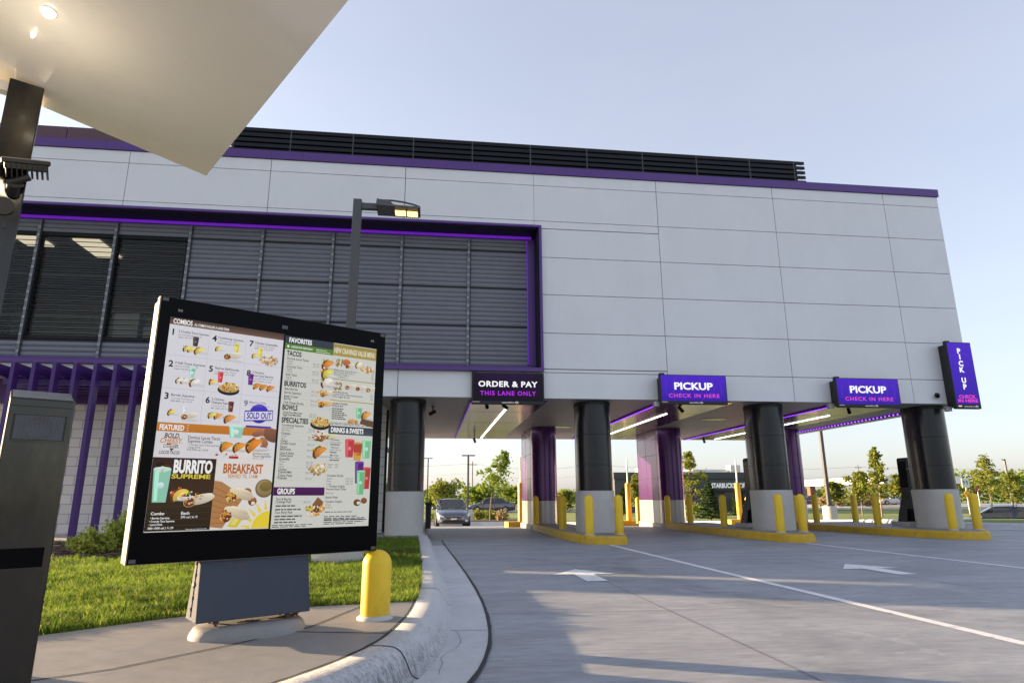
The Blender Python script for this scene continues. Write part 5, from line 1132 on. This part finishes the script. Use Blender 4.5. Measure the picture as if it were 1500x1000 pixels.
tpx(718, 757, 660, 41, 50, 'windblown young tree leaning right in front of the grey sedan', lean=(1.0,0), seed=3, c0=.36, n=2300, leaf=.14, gaps=.8, mats=M_leaf, dens=.75)
tpx(650, 745, 711, 72, 50, 'round full tree behind the oncoming dark car', seed=4, c0=.12, n=3600, leaf=.26, gaps=.2, mats=M_leafy, top=.15)
tpx(700, 745, 715, 76, 46, 'round bushy tree directly behind the tall lamp post and grey sedan', seed=5, c0=.1, n=3200, leaf=.27, gaps=.2, mats=M_leaf, top=.15)
tpx(752, 745, 716, 78, 36, 'far tree partly hidden by the first purple column', seed=6, c0=.15, n=2400, leaf=.27, mats=M_leaf, top=.2)
tpx(633, 748, 722, 84, 26, 'low far tree beside the leftmost black column', seed=61, c0=.1, n=1800, leaf=.3, mats=M_leaf, top=.2)
tpx(831, 748, 719, 62, 24, 'tree seen in the narrow gap between first purple and second black columns', seed=7, c0=.15, n=1800, leaf=.2, mats=M_leafy)
tpx(934, 748, 692, 44, 24, 'slim yellow-green tree against the left side of the second purple column', seed=8, c0=.2, n=1900, leaf=.15, mats=M_leafy)
tpx(1014, 748, 660, 41, 46, 'open airy young tree in front of the dark cafe', seed=9, c0=.22, n=2000, leaf=.14, gaps=.8, mats=M_leafy, top=.45, dens=.7)
tpx(1225, 745, 706, 74, 30, 'round tree behind the lamp post with the round concrete base', seed=10, c0=.2, n=2400, leaf=.26, mats=M_leafy, gaps=.15, top=.15)
tpx(1265, 758, 690, 46, 38, 'rounded light green tree with a very thin pale trunk on the lawn', seed=11, c0=.30, n=2900, leaf=.16, mats=M_leafy, gaps=.25, top=.3)
tpx(1292, 748, 652, 44, 28, 'tall narrow tree on the lawn in front of the fuel station canopy', seed=12, c0=.25, n=2600, leaf=.16, mats=M_leafy, gaps=.35, top=.3)
tpx(1320, 745, 697, 66, 26, 'small round tree just left of the dark terminal on the right island', seed=13, c0=.3, n=2000, leaf=.22, mats=M_leafy, gaps=.15)
tpx(1453, 743, 670, 54, 46, 'spreading young tree behind the dark blue car', seed=14, c0=.25, n=2000, leaf=.17, mats=M_leafy, gaps=.7, top=.55, dens=.75)
tpx(1489, 743, 692, 57, 36, 'bushy young tree at the right edge of the view', seed=15, c0=.2, n=2000, leaf=.17, mats=M_leafy, gaps=.5, top=.4, dens=.8)
def spruce(lab, px, base, top, d, cwpx, seed, n=3800, s=.16):
    b_ = at(px, base, d); z0 = g(b_.x,b_.y)+.12; h = at(px, top, d).z - z0; cw = cwpx/F*d; rnd = random.Random(seed)
    root = thing('spruce_tree', lab, 'spruce', (b_.x,b_.y,z0), group='evergreens on the verge'); q = MB(); q.tube((0,0,0),(0,0,h*.95),.07,.01,7); obj('trunk', q, M_bark, root, (0,0,0)); q = MB()
    lv = 13
    for i in range(lv):
        t = i/lv; zb = h*(.04+.9*t); rad = cw/2*(1-t)**.85*rnd.uniform(.85,1.1); nb = max(4, int(11*(1-t*.6)))
        for j in range(nb):
            a = j*6.283/nb + i*.7 + rnd.uniform(-.25,.25); L = rad*rnd.uniform(.75,1.15)
            for k in range(max(5, int(n/(lv*9)))):
                f_ = rnd.random()**.6; w = .16*L*(1.1-f_)+.03; p = Vector((math.cos(a)*L*f_ + rnd.gauss(0,w), math.sin(a)*L*f_+rnd.gauss(0,w), zb + .12*L*f_ - .10*L*f_*f_ + rnd.gauss(0,.05*h/6)+.04*h)); leafquad(q, p, s*rnd.uniform(.6,1.3), rnd, flat=.5)
    for _ in range(60): leafquad(q, Vector((rnd.gauss(0,.03),rnd.gauss(0,.03),h*rnd.uniform(.9,1.02))), s*.7, rnd)
    obj('crown', q, M_needle, root, (0,0,0))
spruce('broad dark spruce in front of the cafe wall between two bollards', 1041, 757, 703, 39, 46, 21)
spruce('pointed spruce below the cafe lettering beside the tall yellow post', 1084, 752, 699, 44, 28, 22)
spruce('small dark spruce left of the second purple column behind the white pole', 913, 752, 712, 52, 26, 23, 2600)
# shrubs
def shrub(lab, x, y, h, w, m, seed, n=1500, leaf=.035, cat='shrub', name='shrub', zoff=.17, up=.6):
    rnd = random.Random(seed); z0 = g(x,y)+zoff; root = thing(name, lab, cat, (x,y,z0), group='low planting'); q = MB(); st = MB()
    for i in range(26):
        a = rnd.uniform(0,6.28); r = w/2*math.sqrt(rnd.random()); e = Vector((math.cos(a)*r, math.sin(a)*r, h*(1-.45*(r/(w/2))**2)*rnd.uniform(.65,1.08))); st.tube((e.x*.15,e.y*.15,0), e, .004, .002, 4, caps=False)
        for k in range(n//26): t = rnd.uniform(.25,1.05); p = Vector((e.x*(.15+.85*t), e.y*(.15+.85*t), e.z*t)); leafquad(q, p + Vector((rnd.gauss(0,1),rnd.gauss(0,1),rnd.gauss(0,1)))*leaf*.8, leaf*rnd.uniform(.7,1.4), rnd, flat=.2)
    obj('stems', st, M_bark, root, (0,0,0)); obj('foliage', q, m, root, (0,0,0)); return root
M_leafl = grassmat('leaf_lime', (.30,.36,.06), (.42,.46,.09), (.5,.5,.14))
shrub('yellow-green low shrub in the mulch bed behind the speaker post', -4.66, 9.95, .34, .55, M_leafl, 31, 2200, .04)
shrub('taller green shrub in the mulch bed left of the menu board', -4.46, 10.35, .58, .34, M_leafl, 32, 2000, .045)
shrub('small green shrub at the left end of the mulch bed', -5.75, 10.6, .22, .4, M_leaf, 33, 900, .04)
for i, (px, py, d, h, w, m, lab) in enumerate(((735,764,40.5,.5,.7,M_tuft,'orange-brown small shrub in the mulch strip near the yellow plinth'),(722,758,43,.45,1.3,M_leafy,'low yellow-green shrub under the leaning tree'),(700,760,42.5,.5,1.2,M_leafy,'low green shrub just right of the concrete lamp base'),(640,762,40.5,.5,1.2,M_leaf,'leafy shrub beside the left front corner of the oncoming car'),(707,754,46,.35,1.1,M_leafy,'small yellow-green shrub under the hood of the grey sedan'))):
    b_ = at(px, py, d); shrub(lab, b_.x, b_.y, h, w, m, 40+i, 700, .13)
for i, (px, d, lab) in enumerate(((1232,86,'dry tuft of tall ornamental grass left of the clipped hedge'),(1254,86,'dry tuft of tall ornamental grass right of the clipped hedge'),(1273,86,'dry tuft of tall ornamental grass beside the far parked vehicles'),(1206,86,'dry tuft of tall ornamental grass left of the lamp post base'))):
    b_ = at(px, 741, d); shrub(lab, b_.x, b_.y, 1.1, 1.1, M_tuft, 60+i, 500, .22, 'ornamental grass', 'grass_tuft')
def hedge(lab, x0, x1, y, h, m, seed, n, leaf, dp=1.2, name='hedge', z=.1, kind=None, cat='hedge', wob=.25):
    rnd = random.Random(seed); q = MB()
    for _ in range(n):
        x = rnd.uniform(x0,x1); hh = h*(1+wob*math.sin(x*.35+seed)+wob*.7*math.sin(x*1.1)); zz = hh*rnd.random()**.6; leafquad(q, Vector((x, y+rnd.gauss(0,dp/2), g(x,y)+z+zz)), leaf*rnd.uniform(.6,1.3), rnd)
    o = obj(name, q, m)
    if kind: o['kind'] = kind
    else: tag(o, lab, cat)
b0_, b1_ = at(1233,741,88), at(1251,741,88); hedge('clipped dark green hedge on the lawn edge in front of the fuel station', b0_.x, b1_.x, b0_.y, .85, M_leafd, 1, 900, .22, wob=.04)
b0_, b1_ = at(996,742,52), at(1024,742,52); hedge('low green hedge in front of the dark cafe', b0_.x, b1_.x, b0_.y, .75, M_leaf, 2, 900, .18, wob=.05)
hedge('', -90, 80, 118, 3.0, [M_leaf], 3, 14000, .6, 5, 'far_wood', kind='stuff')
hedge('', 88, 240, 118, 5.2, [M_leaf], 4, 22000, .6, 7, 'far_wood', kind='stuff', wob=.2)

# ---------------------------------------------------------------- cars
def car(lab, loc, rz, paint, L=4.8, W=1.83, H=1.45, rim=M_rim, parts=True):
    root = thing('car', lab, 'car', loc, rz, 'cars'); hl, hwid = L/2, W/2; O = (0,0,0)
    def ring(x, w, zb, zt): return [Vector((x, s*a, z)) for s, a, z in ((-1,w*.86,zb),(-1,w*.97,zb+.08),(-1,w,zb+(zt-zb)*.45),(-1,w*.985,zt-.14),(-1,w*.90,zt-.03),(-1,w*.5,zt+.02),(1,w*.5,zt+.02),(1,w*.90,zt-.03),(1,w*.985,zt-.14),(1,w,zb+(zt-zb)*.45),(1,w*.97,zb+.08),(1,w*.86,zb))]
    st = [(-1.0,.66,.42,.80),(-.985,.84,.30,.92),(-.93,.94,.24,1.0),(-.8,.985,.20,1.02),(-.5,1.,.18,.99),(0,1.,.17,.96),(.35,1.,.18,.95),(.5,.99,.19,.93),(.7,.97,.20,.86),(.86,.92,.21,.77),(.95,.82,.22,.67),(.99,.66,.27,.56),(1.,.55,.32,.48)]
    q = MB(); q.loft([ring(a*hl, w*hwid, zb, zt)[::-1] for a, w, zb, zt in st], 0); obj('body', q, paint, root, O)
    RL = [(-.74*hl,1.0),(-.46*hl,H-.09),(-.15*hl,H),(.14*hl,H-.02),(.46*hl,.95)]; wr, wb_ = hwid*.66, hwid*.90
    q = MB()
    for i, (a, b_) in enumerate(zip(RL[1:-2], RL[2:-1])): q.face([(a[0],-wr,a[1]),(b_[0],-wr,b_[1]),(b_[0],-wr*.6,b_[1]+.03),(a[0],-wr*.6,a[1]+.03)],sm=True).face([(a[0],-wr*.6,a[1]+.03),(b_[0],-wr*.6,b_[1]+.03),(b_[0],wr*.6,b_[1]+.03),(a[0],wr*.6,a[1]+.03)],sm=True).face([(a[0],wr*.6,a[1]+.03),(b_[0],wr*.6,b_[1]+.03),(b_[0],wr,b_[1]),(a[0],wr,a[1])],sm=True)
    for s in (-1,1):
        for (xa,za),(xb,zb) in (((RL[0][0]-.04,1.0),(RL[1][0],RL[1][1])),((RL[3][0],RL[3][1]),(RL[4][0]+.04,.95))): q.bar((xa,s*wb_,za),(xb,s*wr,zb),.09,.05)
        q.bar((-.13*hl,s*(wb_+.0),.96),(-.12*hl,s*wr,H),.09,.045)
        for i in range(1,3): q.bar((RL[i][0],s*wr,RL[i][1]),(RL[i+1][0],s*wr,RL[i+1][1]),.06,.05)
    obj('roof', q, paint, root, O)
    for s in (-1,1):
        q = MB(); P_ = [(RL[0][0]+.12,wb_,1.0),(RL[1][0],wr+.01,RL[1][1]-.03),(RL[2][0],wr+.01,H-.03),(RL[3][0],wr+.01,H-.05),(RL[4][0]-.1,wb_,.96)]; q.face([(a,s*b_,c_) for a,b_,c_ in P_]); obj('side_window', q, M_carglass, root, O)
        q = MB(); q.lathe([(.001,-.07),(.10,-.09),(.12,0),(.10,.06),(.001,.065)],12,M=Matrix.Translation((.34*hl,s*(hwid+.07),1.0))@Matrix.Diagonal((.6,1,1,1))); q.bar((.34*hl,s*(hwid-.08),.98),(.34*hl,s*(hwid+.05),.99),.05); obj('mirror', q, paint, root, O)
        q = MB(); q.box(.87*hl,.955*hl,s*.47*W-.12*s-.16,s*.47*W-.12*s+.10,.57,.68) if False else None
        q = MB(); pts = [(.80*hl,s*.91*hwid,.74),(.90*hl,s*.86*hwid,.70),(.975*hl,s*.60*hwid,.585),(.985*hl,s*.52*hwid,.52),(.955*hl,s*.80*hwid,.54),(.86*hl,s*.945*hwid,.60)]; q.face([Vector(p)+Vector((.03,0,.02)) for p in (pts if s > 0 else pts[::-1])]); obj('headlight', q, M_head, root, O)
        q = MB(); q.box(.955*hl,.985*hl,s*.68*hwid-.11,s*.68*hwid+.11,.33,.41); obj('fog_lamp', q, M_head, root, O)
        q = MB(); q.box(-.99*hl,-.955*hl,s*.62*hwid-.2,s*.62*hwid+.2,.72,.86); obj('taillight', q, M_tail, root, O)
        for k, x in enumerate((-.28*L, .295*L)):
            Mw = Matrix.Translation((x, s*(hwid-.10), .32)) @ Matrix.Rotation(R(-90*s), 4, 'X')
            q = MB(); q.lathe([(.36,-.10),(.365,.093),(.001,.094)],24,M=Mw); ar = obj('wheel_arch', q, M_matblack, root, O)
            q = MB(); q.lathe([(.20,-.1),(.31,-.1),(.325,-.05),(.325,.09),(.30,.112),(.225,.112)],26,M=Mw); wl = obj('wheel', q, M_tyre, root, O)
            q = MB(); q.lathe([(.001,.10),(.05,.115),(.055,.10)],16,M=Mw); q.lathe([(.225,.113),(.215,.10),(.20,.095)],26,M=Mw)
            for sp_ in range(7): a = sp_*6.283/7; c1 = Mw @ Vector((.04*math.cos(a),.04*math.sin(a),.105)); c2 = Mw @ Vector((.21*math.cos(a),.21*math.sin(a),.105)); q.bar(c1,c2,.05,.02,up=tuple(Mw.to_3x3() @ Vector((0,0,1))))
            obj('rim', q, rim, wl, O)
    q = MB(); q.face([(RL[4][0]+.02,-wb_*.93,.965),(RL[4][0]+.02,wb_*.93,.965),(RL[3][0]+.02,wr*.97,RL[3][1]),(RL[3][0]+.02,-wr*.97,RL[3][1])]); obj('windshield', q, M_carglass, root, O)
    q = MB(); q.face([(RL[0][0]-.0,wb_*.9,1.01),(RL[0][0]-.0,-wb_*.9,1.01),(RL[1][0]-.02,-wr*.97,RL[1][1]),(RL[1][0]-.02,wr*.97,RL[1][1])]); obj('rear_window', q, M_carglass, root, O)
    q = MB(); q.box(.975*hl,1.003*hl,-.40,.40,.50,.575); q.bar((1.004*hl,-.40,.58),(1.004*hl,.40,.58),.012,m=1); q.box(.97*hl,1.0*hl,-.55,.55,.25,.40); obj('grille', q, [M_matblack, M_rim], root, O)
    q = MB(); q.box(1.004*hl,1.012*hl,-.155,.155,.425,.495); obj('number_plate', q, M_plate, root, O)
    q = MB()
    for y in (-.38,.38): q.box(-.05*hl-.06,-.05*hl+.06,y-.2,y+.2,.9,1.22); q.tube((-.05*hl,y,1.2),(-.05*hl,y,1.33),.10,.08,10)
    obj('seats', q, M_matblack, root, O)
    q = MB(); q.box(-.35*hl,.45*hl,-hwid-.006,-hwid+.004,.60,.605); q.box(-.35*hl,.45*hl,hwid-.004,hwid+.006,.60,.605)
    for x in (-.13*hl,.36*hl): 
        for s in (-1,1): q.box(x-.005,x+.005,s*hwid-.005,s*hwid+.004,.3,.93)
    for s in (-1,1):
        for x in (-.2*hl,.2*hl): q.box(x-.07,x+.07,s*(hwid+.004)-.008,s*(hwid+.004)+.008,.78,.80,1)
    obj('door_trim', q, [M_dark, M_rim], root, O)
    return root
M_carglass = mat('car_glass', (.03,.035,.04), .05, spec=.9); nt, b = nodes(M_carglass); b.inputs['Alpha'].default_value = .86
M_head = mat('headlight_lens', (.62,.62,.60), .12, coat=.6); M_tail = mat('taillight_lens', (.30,.01,.01), .15, coat=.5); M_plate = mat('plate', (.6,.6,.62), .5)
PK = mat('slate_blue_car_paint', (.075,.09,.13), .28, metal=.5, coat=.8); PG = mat('graphite_car_paint', (.13,.13,.145), .3, metal=.5, coat=.7); PB = mat('midnight_car_paint', (.02,.028,.09), .22, metal=.4, coat=.9)
PW = mat('white_car_paint', (.7,.72,.75), .3, coat=.6); PR = mat('red_car_paint', (.35,.03,.02), .3, coat=.6); PD = mat('plum_car_paint', (.05,.03,.08), .3, coat=.6)
k_ = at(661,770,35.5); car('dark sedan facing the viewer in the leftmost lane beyond the building', (k_.x,k_.y,g(k_.x,k_.y)+.0), R(-90+1), PK, 4.85, 1.83, 1.46)
c1, c2 = at(683,751,64), at(755,751,64); car('graphite sedan parked side-on behind the leaning tree', ((c1.x+c2.x)/2,(c1.y+c2.y)/2,-.55), R(180-2), PG, 4.85, 1.82, 1.46)
car('dark blue sedan low behind the kerb at the right edge', (26.0,27.2,-1.05), math.atan2(.6,-.8), PB, 4.95, 1.86, 1.45)
for px, d, pt, rz, lab in ((1306,100,PW,180,'far white car parked before the brick building'),(1280,104,PR,175,'far red vehicle parked between the lawn trees'),(1293,103,PB,185,'far dark car parked between the red and white ones'),(1187,96,PD,180,'far plum coloured car behind the third purple column'),(1240,112,PW,180,'far pale car under the fuel station canopy')):
    b_ = at(px, 741, d); car(lab, (b_.x,b_.y,g(b_.x,b_.y)+.2), R(rz), pt, 4.6, 1.8, 1.45)

# ---------------------------------------------------------------- far buildings and signs
M_slate = mat('dark_slate_wall', (.065,.07,.085), .7, noise=.15, nscale=1.5); M_slate2 = mat('slate_band', (.05,.053,.065), .6); M_brick = mat('brown_brick', (.16,.085,.06), .85, noise=.3, nscale=4); M_fascia = mat('white_fascia', (.72,.71,.68), .4); M_tan = mat('tan_stucco', (.50,.38,.27), .8, noise=.1)
cf = thing('cafe', 'low dark slate coffee shop with white lettering seen between the columns', 'building', (28,59,-.6))
q = MB(); q.box(17,33.2,59,72,-.6,2.55); obj('wall', q, M_slate, cf)
q = MB(); q.box(16.9,33.3,58.85,72,2.56,3.15); obj('parapet', q, M_slate2, cf)
q = MB(); q.box(24.5,33.2,58.5,58.99,1.35,1.55); obj('entrance_canopy', q, M_matblack, cf)
for a, b_ in ((27.6,29.3),(30,31.3)): q = MB(); q.box(a,b_,58.93,58.99,-.3,1.3); obj('window', q, M_glass, cf)
q = MB(); q.box(21,23.5,62,65,3.16,3.75); q.box(25.5,29.5,61,64,3.16,3.5); q.box(29.2,30.2,60.5,61.5,3.16,3.9); obj('roof_unit', q, M_fascia, cf)
vs, fs, x0, x1, y0, y1 = text_polys('STARBUCKS COFFEE', .035); kx = (30.35-26.35)/(x1-x0); q = MB()
for dy in (0,): q.add([(26.35+(vx-x0)*kx, 58.84, 1.72+vy*.60) for vx, vy, _ in vs], fs)
obj('lettering', q, mat('white_sign_letters', (.8,.8,.8), .4, emit=(1,1,1), estr=.25), cf)
fs_ = thing('fuel_station_canopy', 'long white fuel station canopy on brick piers beyond the lawn', 'canopy', (70,95,-.6))
A_, Bp, Cp = at(1178,703,104), at(1296,697,82), at(1409,697,86)
zt_ = A_.z; zb_ = zt_-1.15
poly = [(A_.x,A_.y),(Bp.x,Bp.y),(Cp.x,Cp.y),(Cp.x+(A_.x-Bp.x), Cp.y+(A_.y-Bp.y))]
zt_ = (A_.z+Bp.z+Cp.z)/3; zb_ = zt_-.95
q = MB(); q.prism(poly if sum(poly[i-1][0]*poly[i][1]-poly[i][0]*poly[i-1][1] for i in range(4))>0 else poly[::-1], zb_, zt_); obj('roof_fascia', q, M_fascia, fs_)
for px, d, m in ((1191,103,M_brick),(1228,96,M_slate2),(1214,110,M_brick),(1258,92,M_slate2),(1400,90,M_brick)):
    b_ = at(px,741,d); q = MB(); q.box(b_.x-.45,b_.x+.45,b_.y-.45,b_.y+.45,-.6,zb_-.01); obj('pier', q, m, fs_)
for px, d in ((1240,100),(1262,97)):
    b_ = at(px,741,d); q = MB(); q.box(b_.x-.5,b_.x+.5,b_.y-.3,b_.y+.3,-.5,1.3); obj('fuel_pump', q, M_fascia, fs_)
br_ = thing('brick_building', 'low brown brick shop beyond the fuel station canopy', 'building', tuple(at(1312,742,118)))
a, b_ = at(1280,742,118), at(1392,742,118); q = MB(); q.box(a.x,b_.x,a.y,a.y+10,-.6,at(1300,722,118).z); obj('wall', q, M_brick, br_); q = MB(); q.box(a.x-.2,b_.x+.2,a.y-.2,a.y+10.2,at(1300,722,118).z+.01,at(1300,719,118).z); obj('roof_edge', q, M_fascia, br_)
for k in range(4): q = MB(); q.box(a.x+1+3*k,a.x+2.8+3*k,a.y-.05,a.y-.002,.1,1.6); obj('window', q, M_glass, br_)
tb = thing('tan_building', 'pale tan building with a small dark window seen between the columns', 'building', tuple(at(926,742,130)))
a, b_ = at(914,742,130), at(938,742,130); q = MB(); q.box(a.x,b_.x,a.y,a.y+12,-.6,at(920,702,130).z); obj('wall', q, M_tan, tb)
a = at(919,712,129.5); q = MB(); q.box(a.x-.7,a.x+.7,a.y-.1,a.y+.2,a.z-.6,a.z+1); obj('window', q, M_glass, tb)
sg = at(1420,744,50); sr = thing('road_sign', 'white square sign with two pennant marks above a yellow diamond sign on one post', 'sign', (sg.x,sg.y,g(sg.x,sg.y)+.1)); zb0 = g(sg.x,sg.y)+.1
hz = at(1413,707,50).z - zb0
q = MB(); q.box(-.04,.04,-.02,.02,0,hz+.3); obj('post', q, M_fascia, sr, (0,0,0))
q = MB(); q.box(-.33,.33,-.05,-.021,hz-.36,hz+.36); q.face([(-.2,-.052,hz+.2),(-.06,-.052,hz+.15),(-.14,-.052,hz-.2)],1); q.face([(.06,-.052,hz+.2),(.2,-.052,hz+.15),(.12,-.052,hz-.2)],1); obj('white_plate', q, [M_fascia, M_dark], sr, (0,0,0))
hd_ = at(1416,723,50).z - zb0; q = MB(); q.add([(0,-.05,hd_-.36),(.30,-.05,hd_),(0,-.05,hd_+.36),(-.30,-.05,hd_),(0,-.025,hd_-.36),(.30,-.025,hd_),(0,-.025,hd_+.36),(-.30,-.025,hd_)],[(0,1,2,3),(7,6,5,4),(0,4,5,1),(1,5,6,2),(2,6,7,3),(3,7,4,0)]); obj('diamond_plate', q, M_yellowd, sr, (0,0,0))
sg = at(1436,741,62); sr = thing('road_sign', 'small dark red sign on a thin post left of the spreading tree', 'sign', (sg.x,sg.y,g(sg.x,sg.y)+.1)); hz = at(1436,716,62).z-g(sg.x,sg.y)-.1
q = MB(); q.box(-.03,.03,-.02,.02,0,hz); obj('post', q, M_fascia, sr, (0,0,0)); q = MB(); q.box(-.28,.28,-.05,-.021,hz-.25,hz+.25); obj('plate', q, M_tail, sr, (0,0,0))
q = MB(); q.box(-.10,.04,17.0,17.35,.15,.75); q.box(-.12,.06,16.98,17.37,.751,.80)
tag(obj('litter_bin', q, M_matblack, bevel=.01), 'low black bin behind the concrete base of the leftmost column', 'bin')

# ---------------------------------------------------------------- light, sky, camera
SUN_EL = 8.3; sd = Vector((-.90, .43, 0)).normalized(); saz = math.atan2(sd.x, sd.y)
w = bpy.data.worlds.new('World'); sc.world = w; w.use_nodes = True; nt = w.node_tree; bg = nt.nodes['Background']
sk = nt.nodes.new('ShaderNodeTexSky'); sk.sky_type = 'NISHITA'; sk.sun_disc = False; sk.sun_elevation = R(SUN_EL); sk.sun_rotation = saz; sk.altitude = 200; sk.air_density = 1.; sk.dust_density = 1.6; sk.ozone_density = 2.
hs = nt.nodes.new('ShaderNodeHueSaturation'); hs.inputs['Saturation'].default_value = .62
nt.links.new(sk.outputs[0], hs.inputs['Color'])
tcw = nt.nodes.new('ShaderNodeTexCoord').outputs['Generated']; nw = noise(nt, tcw, 1.6, 5, .55, (1,1,4))
hz_ = mixc(nt, .45, hs.outputs[0], ramp(nt, nw.outputs['Fac'], [(.35,(1.24,1.29,1.63)),(.65,(1.40,1.42,1.70))]).outputs[0]); nt.links.new(mixc(nt, 1., hz_, (1.04, 1.025, 1.025), 'MULTIPLY'), bg.inputs[0]); bg.inputs[1].default_value = .085
sl_ = bpy.data.lights.new('sun', 'SUN'); sl_.energy = 3.4; sl_.angle = R(.6); sl_.color = (1., .72, .42)
so2 = bpy.data.objects.new('sun', sl_); col.objects.link(so2); v = Vector((sd.x*math.cos(R(SUN_EL)), sd.y*math.cos(R(SUN_EL)), math.sin(R(SUN_EL)))); so2.rotation_euler = (-v).to_track_quat('-Z', 'Y').to_euler()
cd = bpy.data.cameras.new('camera'); cd.sensor_width = 36; cd.lens = 36*F/1500; cd.clip_start = .05; cd.clip_end = 3000
co = bpy.data.objects.new('camera', cd); col.objects.link(co)
co.matrix_world = Matrix(((_R[0],_U[0],-_f[0],0),(_R[1],_U[1],-_f[1],0),(_R[2],_U[2],-_f[2],CZ),(0,0,0,1)))
sc.camera = co
sc.view_settings.view_transform = 'Standard'; sc.view_settings.look = 'None'; sc.view_settings.exposure = EXPO; sc.view_settings.gamma = 1
sc.render.resolution_x = 1024; sc.render.resolution_y = 682
